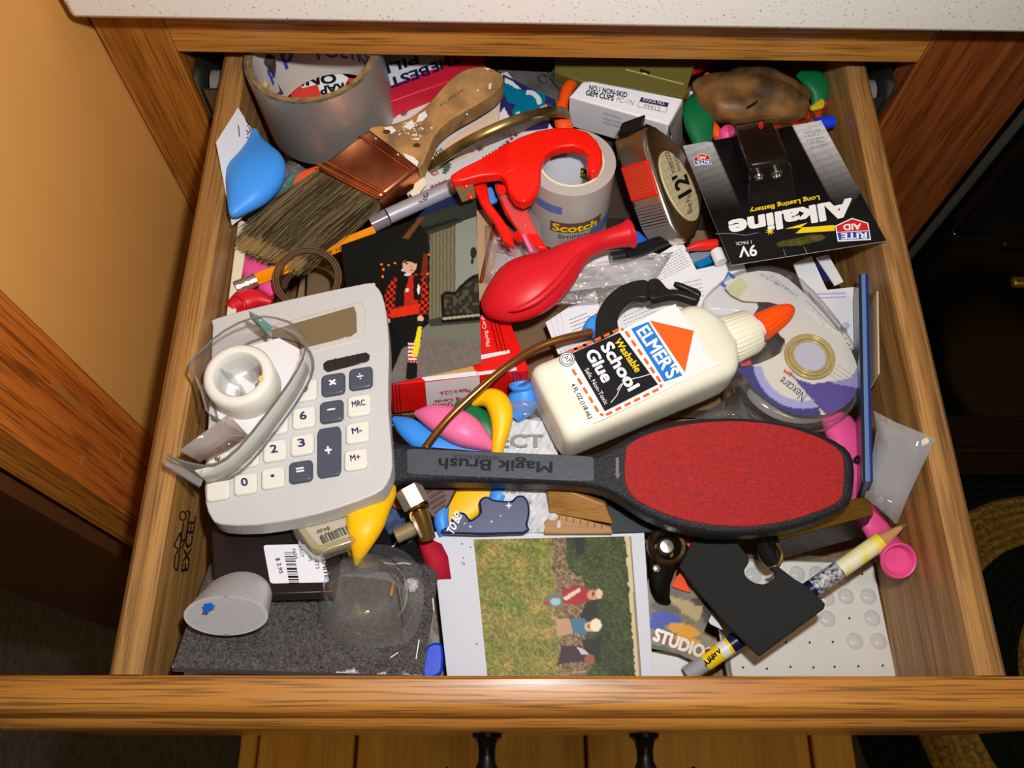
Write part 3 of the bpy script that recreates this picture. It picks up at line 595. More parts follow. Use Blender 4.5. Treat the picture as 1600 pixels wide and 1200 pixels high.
for i in range(700):
    u = rnd.random(); s1 = (368 + 95 * u + rnd.gauss(0, 3), 382 + 37 * u + rnd.gauss(0, 3)); s0 = (s1[0] + 16, s1[1] - 15)
    z = rnd.uniform(-7, -1.0); A_, C_ = pl.P(*s0, z / 1000), pl.P(*s1, z / 1000); d = (C_ - A_).cross(n).normalized() * .0002; k = len(vs)
    vs += [A_ + d, A_ - d, A_ + n * .0003, C_ + d, C_ - d, C_ + n * .0003]; fs += [(k, k + 3, k + 5, k + 2), (k + 2, k + 5, k + 4, k + 1), (k + 3, k + 4, k + 5)]
o = mk('bristle_tips', vs, fs, tipd, t, flip=False); o['kind'] = 'stuff'
# ------------------------------------------------------------------ silver marker
t = thing('silver_marker', 'thick silver marker lying under the paintbrush ferrule', 'marker', U(655, 315, -34))
sm = mat('silver_barrel', (176, 176, 184), .32, .35)
tube('barrel', [U(606, 338, -27), U(718, 288, -27)], .0046, sm, t, 20, 1); tube('cap', [U(580, 351, -28), U(605, 339, -27)], .005, mat('clear_cap', (120, 112, 112), .2), t, 20, 1)
pl = PL((606, 338, -22.2), (718, 288, -22.2), (660, 330, -22.2)); T('AP', pl, (662, 312), (672, 308), 8, black_ink, t, off=.3); T('NON', pl, (656, 318), (668, 313), 4, black_ink, t)
o = prism('torn_card', PL(-24), [(648, 285), (662, 276), (668, 286), (656, 300), (660, 312), (652, 314), (640, 302), (646, 294)], .6, cream, None, .0001); tag(o, 'small torn cream scrap on the silver marker', 'scrap')
# golden jar lid
t = thing('jar_lid', 'golden metal jar lid tilted on edge behind the red tape handle', 'lid', U(780, 240, -30))
a, c = U(668, 287, -48), U(888, 188, -38); mid = (a + c) / 2; m_ = (c - a).normalized(); vdir = (mid - CAM).normalized(); a0 = m_.cross(vdir).normalized()
if a0.y < 0: a0 = -a0
axl = (-a0 * math.cos(math.radians(13)) - vdir * math.sin(math.radians(13))).normalized(); Rl = (c - a).length / 2
gl = mat('lid_gold', (170, 146, 84), .3, .85, vary=.35, vscale=60, col2=(92, 82, 50))
lathe('rim', [(Rl, -.0045), (Rl + .0005, -.002), (Rl, 0), (Rl - .0010, .0010), (Rl - .0026, .0009), (Rl - .003, 0), (Rl - .002, -.001), (Rl - .0014, -.003), (Rl - .0014, -.0045)], mid, axl, gl, t, 64, closed=True)
lathe('panel', [(Rl - .0014, -.0045), (Rl - .0014, -.0038), (Rl - .006, -.0036), (Rl - .008, -.0026), (Rl - .012, -.003), (.0002, -.003), (.0002, -.0045)], mid, axl, mat('lid_inside', (120, 70, 30), .4, .5, vary=.5, vscale=40, col2=(60, 40, 24)), t, 64)
# ------------------------------------------------------------------ packing tape with red handle
t = thing('packing_tape', 'clear packing tape roll with a red plastic handle in the middle of the back', 'tape dispenser', U(890, 320, -45))
c0 = U(893, 252, 0); cb = c0 + Vector((.001, -.003, -.048)); ax = (c0 - cb).normalized(); R1, R0 = .0243, .0170; hh = .048
lathe('tape', [(R1, 0), (R1, hh), (R0 + .0012, hh), (R0 + .0012, 0)], cb, ax, mat('packing_tape_clear', (206, 198, 190), .22, trans=.3, coat=.4), t, 56, closed=True)
lathe('core', [(R0 + .001, .001), (R0 + .001, hh - .0002), (R0, hh - .0002), (R0, .001)], cb, ax, mat('core_white', (226, 226, 232), .5), t, 56, closed=True)
lathe('core_edge', [(R0 + .0011, hh + .0002), (R0 - .0001, hh + .0002), (R0 - .0001, hh - .0004), (R0 + .0011, hh - .0004)], cb, ax, cream, t, 56, closed=True)
def band(fn, m, root, name, nu=10):
    surf(name, [[fn(i / nu, v_) for i in range(nu + 1)] for v_ in (0, 1)], m, root)
Ro_ = R1 + .0002
band(cyl(cb, ax, Ro_, 243, .0165, .031, .0085), mat('plaid_brown', (110, 72, 62), .5), t, 'brand_band'); textf('Scotch', cyl(cb, ax, Ro_ + .0002, 247, .0178, .026, .006), yellow_ink, t, bold=.03)
textf('SHIPPING', cyl(cb, ax, Ro_ + .0001, 255, .0115, .023, .0034), mat('dark_grey_ink', (92, 88, 90), .5), t, bold=.01); textf('PACKAGING TAPE', cyl(cb, ax, Ro_ + .0001, 258, .0085, .02, .0018), grey_ink, t)
band(cyl(cb, ax, Ro_, 300, .008, .018, .010), mat('print_blue', (96, 112, 170), .4), t, 'blue_stripe'); band(cyl(cb, ax, Ro_, 218, .032, .017, .006), M['print_blue'], t, 'blue_stripe')
rin = R0 - .0003
textf('Made in U.S.A.', cyl(cb, ax, rin, 92, .037, .019, .0032, inside=True), grey_ink, t); textf('Scotch', cyl(cb, ax, rin, 62, .020, .012, .005, inside=True), yellow_ink, t, bold=.03)
band(cyl(cb, ax, rin + .0001, 64, .0185, .014, .008, inside=True), black_ink, t, 'brand_patch'); band(cyl(cb, ax, rin + .0001, 60, .008, .006, .006, inside=True), black_ink, t, 'brand_patch'); band(cyl(cb, ax, rin + .0001, 128, .034, .010, .006, inside=True), grey_ink, t, 'brand_patch')
redp = mat('red_plastic', (232, 24, 10), .3)
pl = PL((703, 278, 3), (960, 260, 8), (800, 320, 5))
hp = [(703, 273), (722, 261), (755, 245), (780, 230), (812, 213), (840, 203), (868, 198), (895, 198), (918, 205), (933, 219), (941, 235), (942, 252), (936, 265), (926, 270), (919, 266), (917, 254), (919, 240), (910, 231), (895, 227), (877, 229), (861, 234), (850, 245), (845, 260), (845, 280), (840, 297), (830, 310), (818, 316), (805, 311), (795, 297), (790, 280), (781, 271), (752, 274), (722, 282), (706, 284)]
prism('handle', pl, hp, 7, redp, t, .0016, 3)
for i in range(8): tube('grip_ridge', [pl.P(755 + i * 5, 246 - i * 2.8, .0003), pl.P(757 + i * 5, 268 - i * 1.2, .0003)], .0006, redp, t, 6, 1)
prism('fold_ridge', pl, [(790, 266), (845, 243), (846, 247), (792, 270)], .6, redp, t, .0003, off=.5)
pr2 = PL(-9); prism('leg', pr2, [(736, 282), (760, 283), (766, 316), (782, 336), (800, 362), (804, 386), (788, 376), (772, 345), (752, 318)], 4, redp, t, .001)
prism('leg', PL(-12), [(772, 284), (800, 286), (826, 330), (846, 372), (858, 388), (840, 388), (818, 366), (790, 330)], 6, redp, t, .0015)
tube('peg', [U(784, 296, -6), U(792, 305, -14)], .0028, redp, t, 12, 1); tube('peg', [U(806, 366, -10), U(814, 374, -14)], .0022, redp, t, 12, 1)
prism('crosspiece', PL(-8), [(815, 366), (820, 365), (834, 392), (828, 393)], 3, bal_rose, t, .0005)
prism('cutter', PL((706, 284, 1), (740, 282, 0), (720, 316, -8)), [(708, 285), (738, 283), (744, 309), (722, 316)], .5, mat('bronze_blade', (146, 116, 72), .35, .7), t, .0001)
for c in ((728, 290), (735, 307)): lathe('stud', [(.0002, .0012), (.0013, .0008), (.0016, 0)], U(c[0], c[1], -2 if c[1] < 300 else -6), Vector((-.1, -.4, 1)), redp, t, 12)
surf('loose_tape', [[U(x, y, h) for x, y, h in ((778, 300, -8), (800, 345, -10), (835, 400, -14))], [U(x, y, h) for x, y, h in ((820, 318, -8), (842, 345, -10), (848, 385, -14))]], clear2, t)
o = prism('blue_clip', PL(-24), [(742, 296), (768, 290), (778, 312), (768, 317), (750, 302)], 3, mat('blue_pl', (74, 140, 226), .35)); tag(o, 'small bright blue plastic piece under the red tape handle', 'plastic piece')
o = prism('navy_case', PL(-28), [(690, 300), (760, 268), (800, 290), (760, 322), (640, 350)], 3, mat('navy_pl', (22, 36, 70), .4)); tag(o, 'dark blue flat case under the red tape handle and silver marker', 'case')
# ------------------------------------------------------------------ tape measure
t = thing('tape_measure', 'chrome tape measure with a red grip panel and cream round label', 'tape measure', U(1030, 300, -38))
pls = PL((1010, 196, 3), (1078, 378, -24), (1098, 300, -32)); ns = pls.n
prof = [(1006, 200), (1012, 192), (1024, 194), (1050, 216), (1076, 244), (1092, 276), (1099, 312), (1097, 345), (1088, 370), (1076, 380), (1064, 374), (1050, 350), (1036, 312), (1022, 270), (1012, 235)]
top = [pls.P(*p) for p in prof]; E_ = U(988, 324, -22) - pls.P(1036, 312)
solid('case', top, E_, chrome, t, .0022, 3)
lc = pls.P(1061, 291); x_ = pls.P(1086, 344) - lc; y_ = pls.P(1078, 280) - lc; Rr = 1
pts = [lc + x_ * math.cos(a_ * math.pi / 24) + y_ * math.sin(a_ * math.pi / 24) for a_ in range(48)]
solid('label', [p + ns * .0006 for p in pts], -ns * .0008, mat('old_cream', (200, 186, 146), .5), t, .0001)
g_ = []
for i in range(-5, 6):
    w_ = math.sqrt(max(0, 1 - (i / 5.5) ** 2)); g_.append([lc + x_ * Rr * i / 5.5 + y_ * w_, lc + x_ * Rr * i / 5.5 - y_ * w_])
for i in range(-3, 4):
    w_ = math.sqrt(max(0, 1 - (i / 3.5) ** 2)); g_.append([lc + y_ * i / 3.5 + x_ * Rr * w_, lc + y_ * i / 3.5 - x_ * Rr * w_])
vs, fs = [], []
for a, c in g_:
    d = (c - a).cross(ns).normalized() * .00012; k = len(vs); vs += [a + d + ns * .0008, c + d + ns * .0008, c - d + ns * .0008, a - d + ns * .0008]; fs.append((k, k + 1, k + 2, k + 3))
mk('label_grid', vs, fs, mat('grid_ink', (150, 140, 112), .5), t, flip=False)
text("12'", pls, (1078, 300), (1068, 268), (1058, 312), black_ink, t, off=1.0, bold=.03); text('Blue Point', pls, (1080, 332), (1076, 296), (1072, 336), black_ink, t, off=1.0); text('POWER LOCK', pls, (1054, 268), (1042, 236), (1048, 272), black_ink, t, off=1.0); text('HONG KONG', pls, (1062, 266), (1054, 240), (1058, 270), black_ink, t, off=1.0)
def sp_(px, s): return pls.P(*px) + E_ * s
def patch(name, q, m, off, th):
    A_, B_, C_, D_ = q; nn = (B_ - A_).cross(D_ - A_).normalized()
    if nn.dot(CAM - A_) < 0: nn = -nn
    return solid(name, [p + nn * off for p in q], -nn * th, m, t, .0005)
patch('grip_panel', [sp_((1016, 249), .06), sp_((1033.3, 304), .06), sp_((1033.3, 304), .94), sp_((1016, 249), .94)], mat('red_panel', (206, 40, 26), .4), .0014, .002)
nr_ = (sp_((1033.3, 304), 0) - sp_((1016, 249), 0)).cross(E_).normalized(); nr_ = nr_ if nr_.dot(CAM - sp_((1016, 249), 0)) > 0 else -nr_
for i in range(9):
    u = .15 + i * .085; a = (1016 + 17.3 * u, 249 + 55 * u); tube('grip_groove', [sp_(a, .14) + nr_ * .0014, sp_(a, .86) + nr_ * .0014], .0003, mat('gold_line', (190, 110, 60), .4, .4), t, 5, 1)
for i in range(16):
    u = i / 15 * 2; a = (1037 + 13 * u, 315 + 35 * u) if u < 1 else (1050 + 12 * (u - 1), 350 + 20 * (u - 1)); o = tube('ridge', [sp_(a, .08) + nr_ * .0003, sp_(a, .92) + nr_ * .0003], .0006, mat('dark_ridge', (150, 146, 140), .4, .6), t, 6, 1)
patch('lock_slide', [sp_((1008, 206), .0), sp_((1014, 236), .0), sp_((1014, 236), 1.0), sp_((1008, 206), 1.0)], steel, .0006, .002)
hk = PL((958, 215, -4), (1010, 196, 3), (985, 190, 4)); solid('lock_button', [sp_((1008, 202), .1) + Vector((0, 0, .002)), sp_((1008, 204), .95) + Vector((0, 0, .002)), sp_((1008, 204), .9) + Vector((.001, .005, .0075)), sp_((1010, 198), .15) + Vector((.001, .003, .0075))], Vector((.001, .003, -.003)), black_pl, t, .0012)
# ------------------------------------------------------------------ battery pack
t = thing('battery_pack', 'black and silver blister card holding a nine volt battery at the back right', 'battery pack', U(1225, 300, -24))
pl = PL((1068, 230, -21), (1150, 413, -9), (1383, 375, 3)); n = pl.n
def p_bat(X, Y):
    k = Ink(X, Y, (14, 14, 16)); f = np.clip((Y - 215) / 130, 0, 1)
    g = np.clip(205 - 215 * f[..., None] * np.ones(3), 14, 205); st = (np.sin((Y * 1.0 + X * .35) * .55) > .2)[..., None] * -18.0 * (1 - f[..., None]); g = np.clip(g + st, 12, 255)
    k.put(inpoly(X, Y, [(1066, 226), (1112, 220), (1166, 345), (1172, 420), (1130, 420)]), g); k.put(inpoly(X, Y, [(1238, 194), (1284, 186), (1345, 300), (1320, 330), (1298, 312)]), np.clip(g * 1.05, 12, 215))
    return k.c
sheet('card', pl, [(1067, 228), (1283, 188), (1385, 376), (1143, 414)], p_bat, t, 70, 60, .7, rough=.28)
# the photograph's rows run top to bottom: lettering hangs upside down
T('Alkaline', pl, (1328, 311), (1140, 346), 26, white_ink, t, bold=.045); T('Long Lasting Battery', pl, (1279, 304), (1171, 325), 9, yellow_ink, t, bold=.02)
T('9V', pl, (1181, 383), (1154, 386), 17, white_ink, t, bold=.02); T('1 PACK', pl, (1174, 376), (1149, 379), 5, white_ink, t)
flat('lightning', pl, [(1226, 358), (1262, 348), (1251, 356), (1304, 352), (1304, 361), (1243, 365), (1253, 356)], yellow_ink, t)
flat('spark', pl, [(1203 + (8 if i % 2 else 3) * math.cos(i * math.pi / 8), 362 + (6 if i % 2 else 2) * math.sin(i * math.pi / 8)) for i in range(16)], yellow_ink, t)
def shield(cx, cy, s, ang):
    c, s_ = math.cos(math.radians(ang)) * s, math.sin(math.radians(ang)) * s; R = lambda x, y: (cx + x * c - y * s_, cy + x * s_ + y * c)
    flat('shield', pl, [R(*q) for q in ((-27, -8), (0, -19), (25, -10), (28, 17), (-24, 17))], white_ink, t, .3); flat('shield_red', pl, [R(*q) for q in ((-25, -7), (0, -17), (23, -9), (25, 2), (-24, 2))], red_ink, t, .4); flat('shield_blue', pl, [R(*q) for q in ((-24, 3), (25, 3), (26, 15), (-22, 15))], mat('shield_blue', (40, 70, 170), .45), t, .4)
    T('AID', pl, R(13, -9), R(-14, -9), 9 * s, white_ink, t, off=.5, bold=.03); T('RITE', pl, R(21, 5), R(-18, 5), 9 * s, white_ink, t, off=.5, bold=.03)
shield(1332, 360, 1, -3); shield(1097, 250, .5, -6)
flat('hang_slot', pl, [(1213, 381), (1222, 377), (1268, 367), (1284, 367), (1290, 371), (1284, 376), (1250, 384), (1216, 386)], mat('slot_olive', (88, 84, 30), .6, vary=.4, vscale=300), t)
for i, s in enumerate(('BEST IF', 'USED BY', 'MAR 2010', '1-9 VOLT', 'BATTERY')): T(s, pl, (1293 - 3 * i, 224 - 5.5 * i), (1266 - 3 * i, 229 - 5.5 * i), 3.6, grey_ink, t)
stroke('crease', pl, [[(1118, 366), (1140, 365), (1165, 368), (1185, 364)], [(1224, 390), (1228, 402)], [(1256, 386), (1262, 398)]], .9, grey_ink, t)
bt = pl.n * .016; up_ = PL(pl.P(1150, 200) + bt, pl.P(1230, 200) + bt, pl.P(1150, 300) + bt)
prism('battery', up_, [(1147, 196), (1207, 187), (1231, 250), (1171, 259)], 16, mat('battery_black', (16, 12, 12), .3), t, .002)
A_, B_ = up_.P(1171, 259), up_.P(1231, 250); nf = (pl.P(1231, 300) - pl.P(1207, 187)).normalized()
for c, r in ((.28, .0028), (.74, .0034)):
    p = A_ + (B_ - A_) * c - n * .008; lathe('terminal', [(.0002, .0), (r, 0), (r, .0022), (r * .8, .0028), (r * .55, .0028), (r * .5, .0012), (.0002, .0012)], p, nf, chrome, t, 20)
flat('red_mark', up_, circ(1189, 196, 4, 6, 12), red_ink, t, .1)
q = [(1140, 190), (1212, 179), (1240, 292), (1174, 304)]; u3 = PL(up_.o + n * .0012, up_.o + n * .0012 + Vector((.01, 0, 0)) - n * n.x * .01, up_.o + n * .0012 + Vector((0, .01, 0)) - n * n.y * .01)
tp = [u3.P(*p) for p in ((1146, 194), (1208, 185), (1236, 256), (1172, 266))]; lo = [pl.P(*p, .0006) for p in ((1136, 190), (1216, 178), (1246, 312), (1168, 324))]
v = tp + lo; mk('blister', v, [(0, 1, 2, 3)] + [(i, (i + 1) % 4, 4 + (i + 1) % 4, 4 + i) for i in range(4)], clear, t, bevel=.0012)
# ------------------------------------------------------------------ left middle: calculator and what surrounds it
def fineprint(pl, a, b, c, n, m, root, w=1.0, seed=1):
    """n rows of tiny illegible print between corner a (row start), b (row end) and c (last row start)"""
    rr = random.Random(seed); L_ = []
    for i in range(n):
        s = i / max(n - 1, 1); o_ = (a[0] + (c[0] - a[0]) * s, a[1] + (c[1] - a[1]) * s); d = (b[0] - a[0], b[1] - a[1]); u = 0; end = rr.uniform(.75, 1)
        while u < end - .03:
            l = rr.uniform(.03, .12); L_.append([(o_[0] + d[0] * u, o_[1] + d[1] * u), (o_[0] + d[0] * min(u + l, end), o_[1] + d[1] * min(u + l, end))]); u += l + .025
    stroke('fine_print', pl, L_, w, m, root)
def barcode(pl, a, b, c, n, root, seed=2, m=None):
    """bars from corner a towards b, bar length a to c"""
    rr = random.Random(seed); v = []; f = []; u = 0
    while u < 1:
        wd = rr.choice((.02, .04, .07)); k = len(v)
        for s, q in ((u, 0), (u + wd, 0), (u + wd, 1), (u, 1)): v.append(pl.P(a[0] + (b[0] - a[0]) * s + (c[0] - a[0]) * q, a[1] + (b[1] - a[1]) * s + (c[1] - a[1]) * q, .0003))
        f.append((k, k + 1, k + 2, k + 3)); u += wd + rr.choice((.02, .03, .05))
    mk('barcode', v, f, m or black_ink, root, flip=False)
o = prism('plastic_strip', PL(-24), [(372, 340), (390, 350), (372, 460), (366, 500), (352, 500), (362, 420)], 2, cream); tag(o, 'narrow cream plastic strip along the left drawer wall near the pencil', 'strip')
balloon('dusty pink balloon under the tip of the paintbrush bristles', [(372, 398, -33, 6, 3), (386, 412, -31, 18, 4), (404, 428, -31, 22, 5), (420, 446, -32, 16, 4), (430, 462, -33, 8, 3)], bal_pink)
balloon('red balloon mouth above the top left corner of the calculator', [(425, 474, -30, 6, 3), (405, 468, -29, 14, 5), (385, 470, -28, 20, 6), (370, 478, -28, 14, 6), (362, 486, -28, 10, 5)], bal_red, (372, 478, -24, 15, (-.5, -.5, .7)))
loftpx  # pencil under the bristles
t = thing('pencil', 'orange yellow wooden pencil with a metal eraser band under the paintbrush', 'pencil', U(450, 420, -30))
pA, pB = U(401, 437, -24), U(585, 362, -27); tube('barrel', [pA, pB], .0036, mat('pencil_paint', (236, 142, 14), .3), t, 6, 1, smooth=False)
pC = U(369, 450, -23.5); tube('ferrule', [pA, pA + (pC - pA) * .3, pA + (pC - pA) * .34, pA + (pC - pA) * .6, pA + (pC - pA) * .64, pC], .0038, mat('ferrule_tin', (196, 190, 180), .3, .9, bump=.8, bscale=700), t, 16, 1)
pl = PL(-20.0); T('HB 10', PL((401, 437, -20.6), (585, 362, -23.6), (480, 420, -20)), (508, 401), (535, 390), 5, mat('pencil_gold', (140, 92, 30), .4), t, off=.6)
o = prism('white_cap_piece', PL(-30), [(406, 418), (430, 404), (436, 412), (414, 426)], 4, white); tag(o, 'white plastic piece between pencil and bristle tips', 'plastic piece')
# brown tape coil
t = thing('brown_tape_roll', 'small roll of clear brown tape half under the calculator', 'tape roll', U(478, 440, -32))
c1 = U(480, 434, -21); axb = Vector((.05, -.12, 1)).normalized(); bt_ = film('amber_tape', (222, 196, 168), f0=.12, f1=.7, rough=.12, haze=.22, hazecol=(120, 94, 66))
pr = []
for i in range(9): pr += [(.0185 - (i % 2) * .0007, -.016 + i * .002)]
lathe('winding', pr + [(.0150, 0.0), (.0140, -.003), (.0136, -.016)], c1, axb, bt_, t, 48, closed=True)
for rr_ in (.0178, .0164, .0152): torus('winding_edge', c1 + axb * .0004, axb, rr_, .0004, mat('amber_edge', (104, 82, 60), .25), t, 48, 6)
# calculator
t = thing('calculator', 'light grey desk calculator with dark blue grey keys at the left', 'calculator', U(460, 640, -33))
pl = PL((330, 497, -12), (590, 441, -13), (330, 815, -3)); n = pl.n
body = cr([(x + (5 if x < 340 else 0), y) for x, y in [(334, 496), (440, 470), (572, 442), (586, 445), (597, 460), (604, 492), (608, 540), (607, 590), (607, 640), (611, 690), (613, 730), (604, 756), (586, 772), (530, 793), (470, 809), (400, 820), (345, 819), (325, 809), (316, 785), (315, 740), (320, 660), (324, 580), (327, 510)]], 2, True)
calc = mat('calc_grey', (196, 196, 194), .38); key_l = mat('key_light', (224, 221, 210), .35); key_d = mat('key_slate', (78, 82, 96), .32); key_t = mat('key_teal', (52, 84, 92), .32)
prism('body', pl, body, 13, calc, t, .004, 4)
bez = [(412, 512), (564, 472), (572, 482), (571, 525), (562, 533), (428, 568), (412, 560)]
prism('display_bezel', pl, bez, 1.2, mat('bezel_grey', (196, 194, 188), .4), t, .0006, off=.6)
prism('display', pl, [(424, 517), (553, 480), (557, 490), (558, 520), (548, 527), (430, 556)], .6, mat('lcd_glass', (122, 106, 78), .12), t, .0002, off=.9)
prism('solar_strip', pl, [(505, 569), (511, 564), (572, 551), (578, 555), (577, 563), (571, 567), (512, 582), (506, 578)], .6, mat('solar_dark', (48, 46, 42), .15), t, .0002, off=.5)
for x in (525, 543, 560): stroke('solar_line', pl, [[(x, 581 - (x - 510) * .23), (x - 1, 563 - (x - 510) * .2)]], 1.0, mat('solar_line', (30, 30, 30), .4), t, off=.6)
def rounded(cx, cy, ux, uy, vx, vy, r=.32, k=4):
    """rounded rectangle: half axes u and v in pixels"""
    pts = []
    for (sx, sy, a0) in ((1, -1, -90), (1, 1, 0), (-1, 1, 90), (-1, -1, 180)):
        for i in range(k + 1):
            a = math.radians(a0 + 90 * i / k); s_, q_ = sx * (1 - r) + r * math.cos(a), sy * (1 - r) + r * math.sin(a); pts.append((cx + ux * s_ + vx * q_, cy + uy * s_ + vy * q_))
    return pts
E1, E2 = (-43, 9.5), (2.5, -42.2); labs = {(0, 0): '=', (1, 0): '.', (2, 0): '0', (0, 1): '3', (1, 1): '2', (2, 1): '1', (3, 1): '%', (0, 2): '6', (1, 2): '5', (2, 2): '4', (0, 3): '9', (1, 3): '8', (2, 3): '7', (-1, 2): '-', (-1, 3): '×', (-2, 0): 'M+', (-2, 1): 'M-', (-2, 2): 'MRC', (-2, 3): '÷', (3, 0): '', (3, 2): '', (3, 3): 'C'}
kn = mat('key_navy', (50, 54, 92), .5)
for (c, r), s in list(labs.items()) + [((-1, .5), '+')]:
    cx, cy = 471 + E1[0] * c + E2[0] * r, 739 + E1[1] * c + E2[1] * r; big = s == '+'
    dk = s in '=+-×÷' and s != ''; hw, hv = 18.5, (38 if big else 16.5)
    q = rounded(cx, cy, hw, -hw * .16, hv * .02 * 0, hv, .38 if not big else .3)
    ko = prism('key', pl, q, 3.2, key_d if dk else (key_t if (c, r) in ((3, 3), (3, 2)) else key_l), t, .0011, 3, off=2.2)
    if s:
        hs = {'MRC': 10, 'M+': 7.5, 'M-': 7.5, '.': 2, '-': 5, '=': 5.5}.get(s, 4.8); hp_ = {'-': 1.6, '.': 3.5, '=': 6, '×': 8, '+': 11, '÷': 10}.get(s, 12)
        if s in ('MRC', 'M+', 'M-'): hp_ = 9
        cy -= 2; T(s, pl, (cx - hs, cy + hs * .16 + hp_ / 2), (cx + hs, cy - hs * .16 + hp_ / 2), hp_, white_ink if dk else kn, ko, off=2.35, bold=0 if s == '÷' else .03 if len(s) == 1 else .025, name='key_print')
# tape dispenser
t = thing('tape_dispenser', 'clear plastic tape dispenser with a white tape roll lying on the calculator', 'tape dispenser', U(380, 640, -11))
hb = lambda px, py=700: (pl.P(px, py).z - ZR) * 1000 + 3.6 + 8 * min(max((340 - px) / 78, 0), 1)
top_e = cr([(323, 642), (310, 597), (296, 577), (302, 560), (318, 544), (343, 522), (374, 504), (405, 495), (431, 497), (457, 506), (472, 521), (477, 540), (473, 560), (459, 587), (436, 620), (405, 661), (373, 699), (345, 721), (318, 728), (290, 722), (270, 716), (260, 708)], 3)
dcl = film('dispenser_plastic', f0=.025, f1=.12, haze=.05, hazecol=(235, 235, 235))
wall_t = [U(x, y, hb(x + 25, y + 30) + 20.3) for x, y in top_e]
surf('shell_wall', [wall_t, [p - Vector((0, 0, .020)) for p in wall_t]], dcl, t, th=.9)
tube('shell_rim', [p for p in wall_t[::2]], .0006, film('rim_plastic', (200, 200, 200), f0=.15, f1=.4, haze=.35, hazecol=(160, 158, 154)), t, 6, 1)
tube('shell_rim', [p - Vector((0, 0, .020)) for p in wall_t[::2]], .0006, M['rim_plastic'], t, 6, 1)
film_w = mat('tape_white', (224, 221, 210), .4, sss=.0)
sp_path = [(474, 553), (468, 568), (455, 592), (436, 620), (405, 661), (378, 692), (350, 716), (322, 730), (306, 734)]
st = [U(x - 2, y + 1, hb(x + 25, y + 30) + 18.5) for x, y in cr(sp_path, 3)]; surf('tape_strip', [st, [p - Vector((0, 0, .0175)) for p in st]], film_w, t, th=.25)
cr_ = U(371, 584, 13.5); Ra = .0162; rw = mat('tape_roll_white', (226, 223, 212), .35, sss=0)
lathe('roll', [(Ra - .0006, -.019), (Ra, -.0182), (Ra, -.0022), (Ra - .0014, -.0004), (Ra - .0032, 0), (.0115, -.0004), (.0104, -.002), (.0104, -.019)], cr_, Z3, rw, t, 56, closed=True)
lathe('hub', [(.0102, -.018), (.0102, -.004), (.0096, -.004), (.0096, -.018)], cr_, Z3, dcl, t, 40, closed=True)
prism('backing_card', PL(pl.o + n * .0038, pl.P(590, 441, .0038), pl.P(330, 815, .0038)), [(326, 645), (336, 596), (376, 545), (436, 528), (476, 550), (484, 590), (436, 672), (392, 684)], .5, white, t, 0)
for a in (35, 155, 275):
    v_ = Vector((math.cos(math.radians(a)), math.sin(math.radians(a)), 0)); solid('hub_spoke', [cr_ + v_ * .004 + Vector((0, 0, -.0025)), cr_ + v_ * .0103 + Vector((0, 0, -.0025)), cr_ + v_ * .0103 - Vector((0, 0, .015)), cr_ + v_ * .004 - Vector((0, 0, .015))], Vector((-v_.y, v_.x, 0)) * .0008, film('spoke_plastic', f0=.05, f1=.3, haze=.25), t, 0)
flat('amber_spot', PL(13.2), circ(408, 592, 4, 5, 12), mat('amber_spot', (222, 190, 110), .4), t, off=.3)
surf('tape_end', [[U(x, y, h) for x, y, h in ((280, 704, 22), (318, 676, 20), (357, 647, 16))], [U(x, y, h) for x, y, h in ((312, 722, 10), (350, 704, 6), (388, 680, 3))]], film('tape_film', (236, 222, 214), f0=.08, f1=.5, haze=.4, hazecol=(216, 204, 198)), t, th=.1)
mint = film('mint_film', (150, 196, 184), haze=.5, hazecol=(140, 180, 170)); surf('mint_tab', [[U(389, 486, 14), U(404, 493, 13), U(425, 510, 10)], [U(391, 497, 12), U(405, 512, 8), U(421, 530, 3)]], mint, t, th=.1)
a, c = U(257, 724, hb(257, 724) + 9), U(314, 759, hb(314, 759) + 3); vs = []; fs = []; K = 36; dn = Vector((-.0009, -.0009, -.0006))
for i in range(K + 1): p = a + (c - a) * (i / K); vs += [p, p + Vector((.0012, .002, .002))]
for i in range(K): vs.append(a + (c - a) * ((i + .5) / K) + dn); fs += [(2 * i, 2 * i + 2, len(vs) - 1), (2 * i, 2 * i + 1, 2 * i + 3, 2 * i + 2)]
mk('cutter_teeth', vs, fs, film('teeth_plastic', f0=.3, f1=.8, haze=.5), t, flip=False)
surf('nose', [[U(260, 708, hb(258, 735) + 20), U(290, 722, hb(290, 745) + 20), U(318, 728, hb(318, 750) + 20)], [a, (a + c) / 2, c]], dcl, t, th=.6)
o = loftpx('pale_packet', [(612, 500, -30, 4, 3), (618, 530, -28, 10, 4), (622, 560, -28, 14, 5), (621, 590, -29, 12, 4), (612, 603, -31, 6, 3)], mat('pale_blue', (190, 214, 220), .35)); tag(o, 'pale blue soft packet squeezed between calculator and photo', 'packet')
